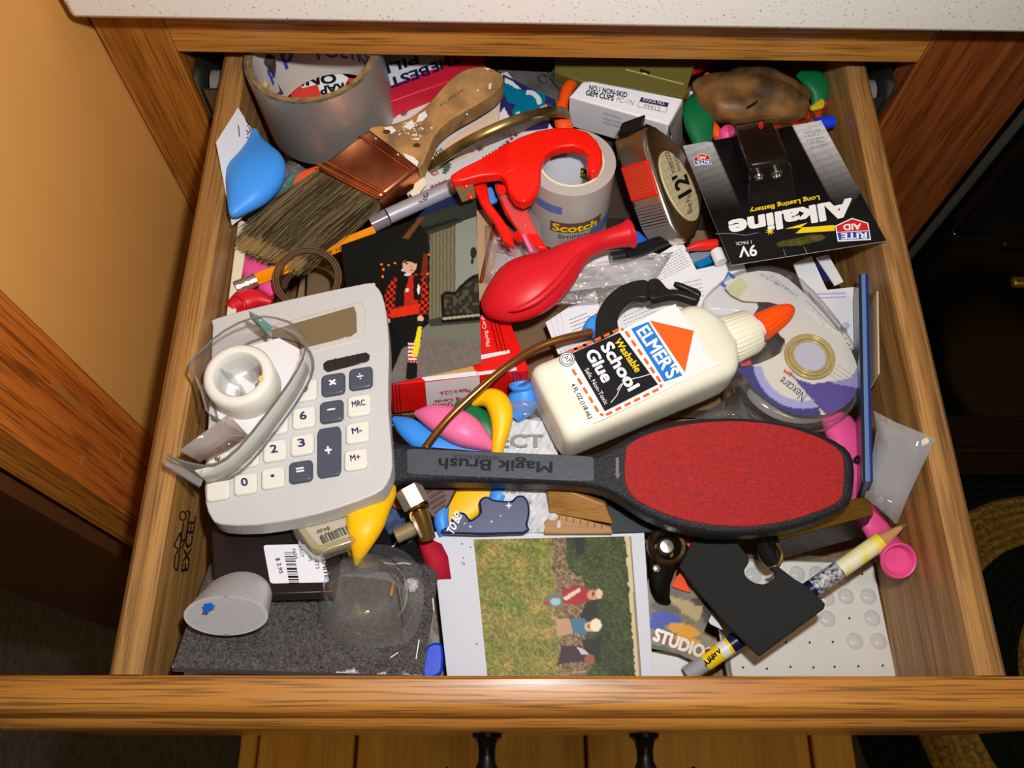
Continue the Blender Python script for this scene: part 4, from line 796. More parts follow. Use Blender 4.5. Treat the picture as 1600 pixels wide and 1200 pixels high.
# ------------------------------------------------------------------ photo of the child in a pirate costume
pl = PL((533, 383, -23), (744, 309, -24), (752, 567, -21))
def p_pirate(X, Y):
    k = Ink(X, Y, (10, 15, 13)); X2 = X + (Y - 440) * -.03
    k.poly([(640, 330), (744, 309), (750, 400), (672, 400), (668, 365)], (44, 50, 42)); k.poly([(672, 366), (712, 352), (714, 492), (670, 500)], (112, 106, 82))
    k.put(inpoly(X, Y, [(672, 366), (712, 352), (714, 492), (670, 500)]) & (np.sin(X * 1.1) > .2), (92, 88, 66)); k.poly([(712, 350), (744, 338), (750, 445), (712, 470)], (128, 136, 124))
    k.poly([(660, 356), (712, 341), (720, 343), (664, 362)], (24, 26, 22)); k.poly([(628, 372), (655, 340), (664, 338), (638, 374)], (104, 62, 24)); k.poly([(662, 395), (668, 398), (668, 440), (656, 440)], (110, 36, 12))
    k.ell(740, 395, 5, 9, (40, 30, 28)); k.ell(738, 408, 2, 6, (40, 30, 28))
    fl = np.clip(120 + 14 * vn(X, Y, 4, 2) - 20, 0, 255)[..., None] * np.array((1.0, .93, .86)); k.put(inpoly(X, Y, [(605, 600), (628, 545), (650, 530), (752, 530), (756, 570)]), fl)
    k.poly([(652, 520), (672, 504), (750, 500), (752, 532), (660, 530)], (104, 108, 92)); k.poly([(668, 500), (690, 495), (750, 488), (750, 504), (672, 510)], (58, 54, 46))
    sf = np.where((vn(X, Y, 5, 4) > .55)[..., None], np.array((74, 70, 58)), np.array((40, 38, 34))); so = [(690, 505), (689, 460), (697, 455), (711, 456), (718, 447), (728, 438), (738, 430), (748, 427), (752, 500)]; k.put(inpoly(X, Y, so), (20, 18, 16)); k.put(inpoly(X, Y, [(694, 492), (694, 461), (712, 461), (722, 450), (740, 436), (748, 433), (750, 488)]), sf); k.poly([(690, 496), (750, 490), (750, 494), (692, 500)], (150, 142, 122))
    for x, y in ((596, 413), (599, 421), (607, 414), (617, 411), (670, 398), (668, 428), (598, 432)): k.ell(x, y, 1.8, 1.8, (240, 120, 40))
    ch = ((np.floor((X + Y * .1) / 5) + np.floor(Y / 5)) % 2 > 0)[..., None]; pl_ = np.where(ch, np.array((196, 44, 20)), np.array((34, 14, 12)))
    k.put(inpoly(X, Y, [(612, 436), (622, 428), (660, 428), (668, 440), (670, 490), (656, 494), (652, 470), (622, 470), (616, 496), (603, 496), (601, 460)]), pl_)
    k.poly([(625, 432), (650, 430), (654, 480), (622, 482)], (176, 36, 18)); k.poly([(609, 484), (656, 474), (654, 490), (612, 497)], (206, 44, 18)); k.poly([(620, 434), (630, 430), (632, 478), (616, 480)], (20, 14, 12)); k.poly([(646, 430), (658, 430), (658, 470), (646, 468)], (18, 14, 14))
    k.ell(654, 452, 2, 8, (214, 214, 210)); k.ell(636, 453, 3, 3, (200, 196, 190))
    k.ell(630, 430, 9, 28, (14, 10, 8), 8); k.ell(640, 408, 13, 12, (16, 12, 10)); k.ell(640, 415, 11, 13, (206, 164, 136), 10); k.ell(640, 403, 13, 6, (16, 12, 10), 12); k.ell(648, 408, 4, 4, (14, 12, 12)); k.poly([(630, 408), (648, 403), (650, 405), (632, 411)], (14, 12, 12)); k.ell(636, 412, 2.2, 1.2, (60, 36, 28)); k.ell(643, 416, 1.3, 2.5, (180, 132, 106)); k.ell(643, 422, 3, 1.2, (150, 70, 64)); k.ell(629, 422, 1.4, 2, (230, 220, 210)); k.ell(637, 429, 6, 2, (214, 202, 190))
    k.poly([(610, 498), (654, 490), (650, 520), (644, 540), (630, 542), (622, 530)], (18, 20, 18)); k.ell(657, 498, 5, 5, (210, 168, 140)); k.ell(606, 501, 4, 4, (200, 150, 120))
    lg = inpoly(X, Y, [(637, 536), (651, 536), (651, 566), (639, 566)]); k.put(lg, (226, 216, 206)); k.put(lg & (np.sin(Y * 1.05) > 0), (190, 36, 30)); k.poly([(636, 566), (652, 566), (652, 588), (648, 594), (634, 592)], (16, 22, 20))
    k.poly([(653, 510), (659, 510), (656, 540), (652, 557), (645, 559), (645, 548)], (220, 206, 30)); k.poly([(651, 500), (660, 502), (662, 508), (652, 508)], (30, 28, 24)); return k.c
t = thing('photo_print', 'glossy colour photo of a child in a pirate costume beside the calculator', 'photo', U(650, 460, -24))
sheet('print', pl, [(533, 383), (744, 309), (752, 567), (560, 612)], p_pirate, t, 170, 210, .35, rough=.32)
pl = PL((748, 330, -30), (776, 318, -29), (760, 450, -33)); o = prism('tan_card', pl, [(742, 318), (750, 316), (766, 322), (779, 342), (772, 420), (752, 470), (742, 470)], 1.2, mat('tan_card', (176, 142, 106), .6)); tag(o, 'tan cardboard piece sticking out right of the photo', 'card')
o = tube('brown_stick', [U(774, 342, -27), U(752, 440, -30)], .0011, mat('brown_stick', (120, 58, 18), .35)); tag(o, 'thin brown stick on the tan card right of the photo', 'stick')
# playing cards
t = thing('card_deck', 'red and white playing card box under the photo', 'card deck', U(700, 580, -48))
pl = PL((606, 602, -22), (827, 578, -22), (690, 490, -34)); n = pl.n; rc = mat('deck_red', (222, 24, 18), .28)
q = [(606, 602), (827, 578), (792, 489), (590, 500)]; top = [pl.P(*p) for p in q]; dv = Vector((.0, -.004, -.028)); solid('box', top, dv, rc, t, .0006)
fr = PL(top[0], top[1], top[0] + dv); lf = [fr.P(665, 597), fr.P(749, 587)]
flat('white_panel', fr, [(664, 597), (749, 587), (751, 634), (668, 643)], white, t, off=.15); dm = mat('deck_dark', (90, 10, 10), .4)
for x in (615, 620, 625): stroke('pin_stripe', fr, [[(x - 2, 600), (x + 2, 653)]], 1.3, dm, t); stroke('pin_stripe', fr, [[(x + 187, 582), (x + 191, 630)]], 1.3, dm, t)
for s, a, c in (('Made in U.S.A.', (734, 606), (686, 611)), ('Playing Cards', (744, 617), (679, 623)), ('Premium Quality', (752, 626), (674, 629))): T(s, fr, a, c, 6, red_ink, t, off=.3, bold=.02)
flat('white_stripe', pl, [(746, 556), (796, 547), (797, 552), (747, 563)], white, t); flat('white_stripe', pl, [(744, 582), (806, 574), (808, 579), (746, 587)], white, t); flat('white_stripe', pl, [(665, 596), (749, 587), (744, 580), (658, 590)], white, t); flat('tan_band', pl, [(661, 590), (742, 580), (738, 570), (652, 583)], mat('tan_print', (196, 152, 92), .4), t)
for i in range(3): stroke('pin_stripe', pl, [[(766 + 6 * i, 500), (779 + 6 * i, 550)]], 1.3, dm, t)
text('Playing Cards', pl, (768, 541), (758, 493), (760, 542), white_ink, t)
# big red balloon
balloon('big red deflated balloon lying right of the photo', [(762, 478, -26, 10, 4), (770, 474, -22, 28, 7), (790, 464, -17, 45, 9), (815, 452, -14, 52, 10), (842, 438, -12, 49, 10), (868, 422, -11, 38, 9), (892, 402, -10, 27, 8), (915, 387, -9, 18, 7), (940, 377, -9, 15, 6), (965, 370, -9, 17, 6.5), (984, 365, -9, 21, 7.5)], bal_red, (985, 365, -9, 22, (.95, .28, .05)), n=28, power=2.0)
loft_r = loftpx('fold', [(796, 486, -7.5, 1, .3), (812, 482, -5.4, 4, 1), (840, 468, -3.2, 6, 1.6), (872, 440, -2.0, 6, 1.8), (898, 408, -1.6, 5, 1.4), (914, 390, -4.0, 1, .4)], bal_red, [o for o in bpy.data.objects if o.get('label', '').startswith('big red deflated')][0])
# bronze rod
t = thing('bronze_rod', 'bent bronze rod running from the brush handle to the glue bottle', 'rod', U(770, 600, -22))
tube('rod', [U(664, 700, -26), U(700, 655, -20), U(745, 612, -16), (U(790, 574, -14)), U(838, 544, -14), U(880, 529, -14), U(925, 519, -15)], .0020, mat('bronze', (168, 122, 66), .24, .9), t, 14, 6)
# balloons under the rod
balloon('blue balloon under the rose balloon near the brush handle', [(616, 655, -40, 5, 2), (636, 668, -38, 17, 4), (668, 690, -38, 20, 5), (715, 702, -38, 20, 5), (760, 706, -39, 12, 4), (772, 706, -40, 4, 2)], bal_blue)
balloon('rose pink balloon between the red deck and the brush handle', [(652, 648, -34, 5, 3), (672, 650, -31, 18, 5), (700, 660, -30, 26, 7), (730, 675, -30, 26, 7), (756, 692, -33, 14, 5), (768, 702, -35, 5, 3)], bal_rose)
balloon('dark green balloon between the rose and the yellow balloon', [(716, 632, -38, 6, 3), (736, 645, -35, 14, 4), (756, 662, -35, 18, 5), (768, 684, -36, 14, 4), (772, 702, -38, 6, 3)], bal_green)
balloon('yellow balloon with a bent neck above the brush handle', [(738, 630, -33, 6, 3), (756, 623, -31, 13, 5), (774, 627, -29, 19, 6), (783, 645, -29, 19, 6), (783, 670, -30, 15, 5), (779, 692, -31, 11, 4), (776, 712, -33, 9, 3)], bal_yellow)
balloon('light blue balloon mouth beside the bottom edge of the glue bottle', [(800, 650, -36, 16, 5), (815, 630, -33, 24, 7), (819, 612, -30, 21, 7), (815, 602, -28, 18, 6)], bal_blue, (816, 602, -27, 20, (-.1, .75, .6)))
balloon('light blue balloon end between the rod and the black clamp', [(935, 500, -22, 10, 4), (926, 508, -20, 12, 4), (920, 520, -19, 11, 4)], bal_blue)
surf_o = surf('clear_scrap', [[U(792, 628, -26), U(820, 625, -24), U(850, 632, -27)], [U(790, 655, -34), U(822, 652, -31), U(856, 658, -34)]], clear2, None, th=.05); tag(surf_o, 'scrap of clear film over the light blue balloon mouth', 'film')
t = thing('foil_pack', 'crumpled silver white foil pack under the brush handle', 'foil pack', U(830, 740, -48)); pl = PL((790, 655, -37), (868, 655, -37), (785, 830, -45))
def p_foil(X, Y): a = vn(X, Y, 14, 5) * .5 + vn(X, Y, 6, 6) * .5; return (190 + 40 * a)[..., None] * np.array((1, 1, 1.01))
sheet('pack', pl, [(786, 655), (869, 652), (876, 832), (782, 832)], p_foil, t, 36, 60, 6, rough=.28, curl=lambda u, v: 1.2 * math.sin(u * 23 + v * 11) * math.sin(v * 31 + 4 * u))
gi = mat('foil_ink', (128, 128, 130), .4); text('ECT', pl, (779, 700), (848, 700), (779, 680), gi, t, off=1.6, bold=.03); text('cess cord', pl, (782, 771), (814, 771), (782, 764), gi, t, off=1.6); text('a', pl, (826, 788), (831, 788), (826, 782), gi, t, off=1.6)
# ------------------------------------------------------------------ right middle: papers, clamp, glue, medical tape
def p_white(X, Y): return (222 - 6 * vn(X, Y, 30, 2))[..., None] * np.ones(3)
t = thing('leaflet', 'white leaflet with rounded corner and fine print below the tape measure', 'leaflet', U(1030, 430, -34))
pl = PL((985, 450, -34), (1067, 378, -29), (1090, 425, -31)); prism('sheet', pl, cr([(1060, 379), (1068, 382), (1074, 392)], 2) + [(1092, 430), (1040, 470), (960, 470), (985, 424)], .5, white, t, 0)
fineprint(pl, (1064, 389), (1008, 418), (1078, 414), 8, grey_ink, t, .9, 3)
t = thing('leaflet', 'wide white leaflet with a blue diamond mark behind the black clamp', 'leaflet', U(1070, 450, -38))
pl = PL((1000, 440, -35), (1160, 405, -29), (1020, 520, -32)); prism('sheet', pl, [(905, 490), (1000, 442), (1040, 432), (1160, 405), (1185, 480), (1160, 520), (920, 540)], .5, white, t, 0)
flat('blue_diamond', pl, [(1138, 424), (1153, 437), (1134, 452), (1126, 446)], blue_ink, t, off=.3); flat('diamond_inner', pl, [(1138, 431), (1146, 438), (1134, 446), (1131, 444)], white_ink, t, off=.5)
fineprint(pl, (1096, 437), (1062, 444), (1100, 462), 5, grey_ink, t, .9, 5); fineprint(pl, (1020, 476), (968, 498), (1026, 492), 4, grey_ink, t, .9, 6)
t = thing('slip_stack', 'stack of narrow white slips printed with a date between red balloon and clamp', 'paper stack', U(890, 510, -38))
pl = PL((855, 500, -30), (935, 455, -28), (880, 530, -29))
for i in range(4): prism('slip', pl, [(852 + 8 * i, 498 - 4 * i), (918 + 4 * i, 455 - i), (940 + 2 * i, 520 - 2 * i), (872 + 4 * i, 548 - 3 * i)], .5, white, t, 0, off=-4 + .9 * i)
T('60/80  OCT88', pl, (891, 474), (933, 456), 6, grey_ink, t, off=.3) if False else T('08/09', pl, (915, 463), (889, 476), 6, grey_ink, t, off=.3)
fineprint(pl, (890, 500), (925, 486), (896, 522), 5, grey_ink, t, .8, 8)
t = thing('clear_bag', 'crumpled clear plastic bag between the red balloon and the black clamp', 'bag', U(950, 440, -34)); rows = []
for j in range(9):
    rows.append([U(870 + 26 * i - 6 * j, 418 + 7.5 * j - 3.5 * i * (1 - j / 12), -20 - .5 * j + 1.7 * math.sin(i * 2.1 + j * 1.7) + 1.2 * math.sin(j * 2.9 + i)) for i in range(8)])
surf('bag', rows, film('bag_film', f0=.08, f1=.6, haze=.14, bump=1.0, bscale=160, rough=.1), t, th=.05)
o = prism('white_sheet', PL((900, 420, -36), (1000, 385, -33), (960, 450, -34)), [(880, 425), (925, 392), (1000, 388), (1040, 400), (1000, 440), (890, 455)], .5, white); tag(o, 'plain white sheet behind the clear bag, below the red balloon neck', 'paper')
t = thing('black_pen', 'black pen with a dark metal collar behind the red balloon mouth', 'pen', U(975, 400, -28)); tube('barrel', [U(976, 399, -25), U(1040, 375, -27)], .0036, black_pl, t, 14, 1); tube('collar', [U(955, 403, -25), U(976, 399, -25)], .0033, mat('collar', (60, 72, 74), .25, .8), t, 14, 1)
o = prism('blue_toy', PL(-30), [(978, 352), (1000, 362), (1018, 380), (1010, 386), (980, 380)], 5, mat('blue_pl2', (34, 92, 200), .4)); tag(o, 'bright blue plastic piece between red balloon mouth and tape measure', 'plastic piece')
t = thing('red_marker', 'red pointed marker cap below the tape measure', 'marker', U(1095, 386, -28)); loftpx('cap', [(1074, 389, -24, 3, 1.2), (1092, 384, -24, 8, 3), (1120, 382, -24, 9, 3.4)], mat('red_cap', (214, 34, 26), .3), t)
t = thing('comb', 'blue and grey plastic comb edge right of the leaflet', 'comb', U(1100, 405, -32)); prism('spine', PL(-30), [(1078, 396), (1115, 386), (1122, 394), (1082, 410)], 3, mat('grey_pl', (118, 138, 150), .4), t, .0004); prism('blue_edge', PL(-32), [(1076, 392), (1112, 384), (1114, 390), (1080, 400)], 3, mat('blue_cyan', (0, 112, 170), .4), t, .0004)
prism('tooth_row', PL(-32), [(1084, 412)] + [(1088 + 5 * i, 408 - 2.0 * i - (3 if i % 2 else 0)) for i in range(7)] + [(1122, 406), (1094, 418)], 3, M['blue_cyan'], t, 0)
o = tube('white_tube', [U(1119, 392, -25), U(1127, 410, -25)], .0036, white, None, 14, 1); tag(o, 'short white plastic tube beside the corner of the battery pack', 'tube')
# papers at the right wall
for i, (q, h, lab) in enumerate(((
    [(1240, 412), (1268, 400), (1290, 448), (1330, 520), (1300, 540), (1262, 470)], -40, 'white folded paper with a navy stripe under the battery pack'), (
    [(1276, 402), (1294, 398), (1318, 440), (1305, 446)], -37, 'narrow rolled white paper under the right corner of the battery pack'), (
    [(1264, 456), (1338, 448), (1345, 530), (1322, 560)], -38, 'white lilac printed paper right of the medical tape'))):
    t = thing('paper', lab, 'paper', U(q[0][0], q[0][1], h - 4)); pl = PL(h); prism('sheet', pl, q, 1, white, t, 0)
    if i == 0: flat('navy_stripe', pl, [(1270, 402), (1277, 400), (1298, 438), (1290, 442)], mat('navy_stripe', (30, 30, 96), .5), t)
    if i == 2: stroke('lilac_line', pl, [[(1276, 460), (1322, 458)], [(1278, 466), (1322, 464)]], 2, mat('lilac', (176, 170, 214), .5), t)
t = thing('disc_case', 'thin blue edged disc case standing against the right drawer wall', 'disc case', U(1356, 600, -68))
for nm, xa, th, m in (('front_cover', 0, .0016, mat('case_dark', (34, 40, 52), .25)), ('tray', .0016, .0022, mat('case_blue', (92, 122, 164), .3)), ('back_cover', .0038, .0014, mat('case_navy', (30, 46, 116), .3))):
    A_, B_ = U(1350, 428, -8), U(1357, 752, -10); s_ = Vector((xa - .003, 0, 0)); solid(nm, [A_ + s_, B_ + s_, B_ + s_ + Vector((th, 0, 0)), A_ + s_ + Vector((th, 0, 0))], Vector((.0075, 0, -.026)), m, t, .0002)
A_, B_ = U(1370, 455, -2), U(1372, 584, -2); o = solid('tan_board', [A_, B_, B_ + Vector((.0008, 0, 0)), A_ + Vector((.0008, 0, 0))], Vector((.003, 0, -.018)), mat('board_tan', (196, 176, 146), .6), None, 0); tag(o, 'thin tan board standing between the disc case and the right drawer wall', 'board')
# black clamp
t = thing('hose_clamp', 'black plastic hinged ring clamp tucked behind the glue bottle', 'clamp', U(990, 490, -24)); pl = PL((932, 500, -13), (1060, 450, -11), (990, 540, -13)); cm = mat('clamp_black', (32, 32, 30), .33)
prism('ring', pl, cr([(940, 540), (931, 515), (934, 488), (946, 466), (966, 448), (990, 438), (1012, 437), (1014, 452), (1013, 466), (998, 466), (984, 472), (972, 484), (965, 500), (966, 520)], 3, True), 6, cm, t, .0012)
prism('jaw', pl, cr([(1012, 440), (1020, 435), (1030, 436), (1038, 445), (1046, 452), (1062, 452), (1080, 458), (1093, 462), (1092, 471), (1082, 470), (1060, 463), (1042, 464), (1025, 468), (1014, 465)], 2, True), 6.6, cm, t, .0012, off=.5)
prism('hook', pl, cr([(1052, 443), (1060, 443), (1078, 450), (1093, 456), (1094, 466), (1086, 464), (1072, 456), (1056, 449)], 2, True), 4, cm, t, .001, off=2.2); lathe('pivot', [(.0002, .0012), (.0028, .001), (.0034, 0)], pl.P(1021, 451, .0006), pl.n, cm, t, 20)
# medical tape case
t = thing('paper_tape_case', 'clear teardrop case of paper tape with purple print at the right', 'tape dispenser', U(1255, 560, -44))
pl = PL((1150, 440, -22), (1340, 600, -22), (1200, 655, -22)); n = pl.n
lab_o = cr([(1133, 450), (1152, 432), (1185, 423), (1218, 428), (1246, 448), (1276, 478), (1306, 512), (1330, 548), (1341, 580), (1340, 605), (1328, 628), (1303, 644), (1270, 650), (1240, 647), (1208, 632), (1180, 610), (1162, 586), (1152, 577), (1186, 568), (1222, 550), (1226, 530), (1216, 520), (1236, 492), (1226, 480), (1200, 472), (1160, 470)], 2, True)
def p_med(X, Y):
    s = np.clip(((X - 1180) * .6 - (Y - 430) * .8 + 40) / 150, 0, 1); c = np.array((224, 220, 206.)) * (1 - s[..., None]) + np.array((186, 194, 222.)) * s[..., None]
    k = Ink(X, Y, (222, 218, 206)); k.c = c; k.poly([(1228, 577), (1245, 592), (1270, 600), (1296, 596), (1318, 602), (1340, 606), (1345, 640), (1303, 660), (1282, 640)], (84, 66, 150)); k.poly([(1296, 598), (1340, 606), (1348, 560), (1330, 590)], (150, 150, 200))
    d = np.hypot(X - 1255, Y - 560); k.put((d > 66) & (X - 1255 < (Y - 560) * .25) & (Y > 572), (168, 170, 216)); k.put((d > 79) & (X - 1255 < (Y - 560) * .32) & (Y > 560), (54, 48, 124)); k.poly([(1133, 452), (1155, 432), (1170, 444), (1152, 470), (1138, 470)], (206, 206, 160)); return k.c
xs = [p[0] for p in lab_o]; ys = [p[1] for p in lab_o]
def poly_sheet(name, pl, outline, paint, root, off, step=4, th=.4):
    """printed sheet cut to an outline"""
    bm = bmesh.new(); f = bm.faces.new([bm.verts.new((x, y, 0)) for x, y in outline])
    for ax_, lo, hi in ((0, min(x for x, y in outline), max(x for x, y in outline)), (1, min(y for x, y in outline), max(y for x, y in outline))):
        c = lo + step
        while c < hi:
            co = (c, 0, 0) if ax_ == 0 else (0, c, 0); no = (1, 0, 0) if ax_ == 0 else (0, 1, 0)
            bmesh.ops.bisect_plane(bm, geom=bm.verts[:] + bm.edges[:] + bm.faces[:], plane_co=co, plane_no=no); c += step
    bm.verts.index_update(); X = np.array([v.co.x for v in bm.verts]); Y = np.array([v.co.y for v in bm.verts]); rgb = np.clip(paint(X, Y), 0, 255) / 255
    rgb = np.where(rgb <= .04045, rgb / 12.92, ((rgb + .055) / 1.055) ** 2.4); ink = np.ones((len(X), 4)); ink[:, :3] = rgb
    fs = [tuple(v.index for v in f.verts) for f in bm.faces]; bm.free()
    return mk(name, [pl.P(x, y, off / 1000) for x, y in zip(X, Y)], fs, printed('print_35', .35), root, ink=ink, flip=False)
prism('tape_block', pl, [(x, y) for x, y in cr([(1180, 590), (1215, 560), (1235, 520), (1270, 505), (1310, 525), (1335, 570), (1330, 620), (1290, 642), (1240, 640), (1200, 620)], 3, True)], 14, mat('tape_cream', (214, 208, 192), .5), t, .001, off=-3)
poly_sheet('label', pl, lab_o, p_med, t, 0, 2)
shell = cr([(1098, 468), (1125, 440), (1152, 424), (1188, 415), (1225, 420), (1254, 438), (1290, 475), (1324, 520), (1344, 560), (1351, 590), (1346, 618), (1328, 644), (1300, 660), (1265, 667), (1225, 660), (1185, 638), (1158, 606), (1148, 575), (1160, 545), (1180, 520), (1170, 500), (1140, 492), (1110, 490)], 2, True)
mcl = film('case_plastic', f0=.06, f1=.6, haze=.06, hazecol=(190, 190, 200)); prism('shell', pl, shell, 21, mcl, t, .003, 3, off=2.2)
torus('shell_edge', pl.P(1255, 560, .0), n, .0001, .00001, mcl, t, 3, 3) if False else None
tube('shell_bead', [pl.P(x, y, -.010) for x, y in shell[::2]] + [pl.P(*shell[0], -.010)], .0006, film('bead_plastic', (230, 226, 210), f0=.2, f1=.8, haze=.3, hazecol=(170, 166, 150)), t, 6, 1)
hubc = pl.P(1263, 560, .0026); amb = mat('hub_amber', (224, 206, 140), .12, trans=.6, coat=.5)
sc_ = mmpx(hubc)
for R_, r_2, z_ in ((37, 2.6, 0), (32, 2.2, .0006), (27, 2.0, .0002)): torus('hub_ring', hubc + n * z_, n, R_ * sc_, r_2 * sc_, amb, t, 48, 8)
lathe('hub_core', [(.0002, -.0006), (26 * sc_, -.0006), (26 * sc_, -.004), (.0002, -.004)], hubc, n, mat('hub_lilac', (196, 194, 206), .25), t, 40)
for x, y in ((1234, 432), (1322, 508)): prism('clip_lug', pl, circ(x, y, 6, 5, 12), 4, mcl, t, .0006)
def TD(s, p0, p1, h, m, **k): T(s, pl, p0, p1, h, m, t, off=.35, **k)
TD('Nexcare', (1261, 617), (1224, 588), 15, mat('nex_ink', (70, 62, 96), .5)); TD('3M', (1238, 584), (1227, 577), 6, red_ink, bold=.03)
TD('Genuine Paper', (1336, 537), (1258, 478), 11, mat('gen_ink', (236, 232, 214), .4), bold=.03); TD('tape', (1330, 528), (1311, 515), 8, M['gen_ink'], bold=.02)
TD('1 in x 288 in (8 yd)', (1234, 452), (1190, 426), 6, grey_ink); TD('2.54 cm x 7.31 m', (1246, 462), (1206, 430), 5, grey_ink)
fineprint(pl, (1322, 516), (1268, 462), (1312, 522), 3, grey_ink, t, .8, 9); fineprint(pl, (1336, 590), (1304, 568), (1318, 600), 4, grey_ink, t, .8, 10)
# glue bottle
t = thing('glue_bottle', 'white school glue bottle with orange tip lying across the middle', 'glue bottle', U(990, 590, -38))
gw = mat('bottle_white', (232, 228, 206), .34, sss=.0); hC = -20; ga, gb = U(853, 648, hC), U(1116, 541, hC); du = (gb - ga); Lb = du.length; du = du.normalized()
secs = []
wid = 69 * mmpx((ga + gb) / 2)
for s, a, c in ((0, .80, .0125), (.008, .90, .0145), (.03, .975, .0160), (.06, 1.0, .0168), (.5, 1.0, .0168), (.86, 1.0, .0168), (.93, .99, .0164), (.975, .94, .0155), (1.005, .84, .0148), (1.03, .68, .0138), (1.05, .5, .0128), (1.062, .37, .0118), (1.08, .345, .0115), (1.13, .34, .0115)): secs.append((ga + du * (Lb * s), wid * a, c))
loft('bottle', secs, gw, t, 64, 5.0)
capb = ga + du * (Lb * 1.065); prof = []
crs = mat('cap_cream', (230, 226, 200), .4); cl = Lb * .175
nr = 96; v = []; f = []; x_ = du.cross(Z3).normalized(); y_ = x_.cross(du)
rows_ = [(0, .0112, 0), (.0, .0118, 1), (.05, .0124, 1), (.85, .0119, 1), (.97, .0112, 0), (1.0, .0098, 0), (1.0, .002, 0)]
for s, r, rib in rows_:
    for j in range(nr):
        q = 2 * math.pi * j / nr; rr = r + (.00035 if rib and j % 3 == 0 else 0); v.append(capb + du * (cl * s) + (x_ * math.cos(q) + y_ * math.sin(q)) * rr)
for i in range(len(rows_) - 1):
    for j in range(nr): f.append((i * nr + j, i * nr + (j + 1) % nr, (i + 1) * nr + (j + 1) % nr, (i + 1) * nr + j))
f += [tuple(range(nr)), tuple(range((len(rows_) - 1) * nr, len(rows_) * nr))]; mk('cap', v, f, crs, t, smooth=True)
nb = capb + du * cl; lathe('nozzle', [(.006, 0), (.0062, .003), (.0052, .005), (.005, .009), (.002, .009)], nb - du * .001, du, mat('nozzle_white', (226, 214, 220), .4), t, 28)
ob = nb + du * .0045; tip = U(1240, 480, hC + 2); dt = (tip - ob); Lt = dt.length; dt = dt.normalized(); x_ = dt.cross(Z3).normalized(); y_ = x_.cross(dt); v = []; f = []
rows_ = [(0, .0066, 1), (.03, .0074, 1), (.12, .0072, 1), (.3, .0066, 1), (.55, .0058, 1), (.72, .0050, .6), (.85, .0040, .2), (.94, .0028, 0), (.985, .0014, 0), (1, .0003, 0)]; nr = 72
for s, r, rib in rows_:
    for j in range(nr):
        q = 2 * math.pi * j / nr; rr = r + (.0004 * rib if j % 4 < 2 else 0); v.append(ob + dt * (Lt * s) + (x_ * math.cos(q) + y_ * math.sin(q)) * rr)
for i in range(len(rows_) - 1):
    for j in range(nr): f.append((i * nr + j, i * nr + (j + 1) % nr, (i + 1) * nr + (j + 1) % nr, (i + 1) * nr + j))
f += [tuple(range(nr)), tuple(range((len(rows_) - 1) * nr, len(rows_) * nr))]; mk('orange_tip', v, f, mat('tip_orange', (250, 84, 16), .32), t, smooth=True)
pl = PL(hC + 16.85)
flat('label', pl, cr([(880, 566), (894, 556), (1040, 481), (1056, 480), (1070, 496), (1114, 566), (1110, 575), (944, 655), (930, 656), (916, 640), (880, 582)], 2, True), mat('label_white', (230, 230, 228), .35), t, off=.1)
flat('blue_band', pl, [(986, 514), (1013, 503), (1066, 587), (1038, 597)], mat('glue_blue', (36, 118, 206), .4), t, off=.25); flat('orange_diamond', pl, [(1015, 501), (1084, 517), (1070, 582)], mat('glue_orange', (246, 96, 34), .4), t, off=.25)
text("ELMER'S", pl, (994, 519), (1044, 593), (1012, 508), white_ink, t, off=.4, bold=.028); T('®', pl, (1040, 589), (1044, 593), 4, white_ink, t, off=.4)
dash = []
bd = [(886, 552), (969, 514), (976, 516), (1034, 600), (1031, 607), (944, 650), (936, 646), (884, 560), (886, 552)]
for a, c in zip(bd[:-1], bd[1:]):
    l = math.hypot(c[0] - a[0], c[1] - a[1]); k_ = max(1, round(l / 16))
    for i in range(k_): dash.append([(a[0] + (c[0] - a[0]) * (i + .15) / k_, a[1] + (c[1] - a[1]) * (i + .15) / k_), (a[0] + (c[0] - a[0]) * (i + .8) / k_, a[1] + (c[1] - a[1]) * (i + .8) / k_)])
stroke('dashed_border', pl, dash, 4.2, M['glue_orange'], t)
flat('black_panel', pl, [(893, 553), (968, 520), (1028, 601), (945, 643)], black_ink, t, off=.35)
yl = yellow_ink
text('Washable', pl, (959, 534), (993, 583), (969, 529), yl, t, off=.5, bold=.02); text('School', pl, (938, 543), (982, 612), (955, 534), white_ink, t, off=.5, bold=.035); text('Glue', pl, (914, 553), (942, 599), (931, 545), white_ink, t, off=.5, bold=.035); text('Safe, Non-Toxic', pl, (912, 579), (944, 634), (919, 575), white_ink, t, off=.5)
text('4 FL OZ (118 mL)', pl, (890, 603), (918, 656), (898, 599), black_ink, t, off=.3, bold=.02)
flat('seal', pl, circ(886, 562, 12.5, 12, 28), M['label_white'], t, off=.4); stroke('seal_ring', pl, [circ(886, 562, 11.5, 11, 28) + [(897.5, 562)], circ(886, 562, 8.5, 8, 24) + [(894.5, 562)]], 1.1, black_ink, t, off=.5); text('AP', pl, (880, 560), (889, 569), (885, 554), black_ink, t, off=.5)
stroke('label_crack', pl, [[(964, 610), (968, 604), (974, 598), (982, 594), (1000, 590), (1020, 584)], [(974, 598), (966, 612), (964, 618), (954, 630)]], 1.1, white_ink, t, off=.6)
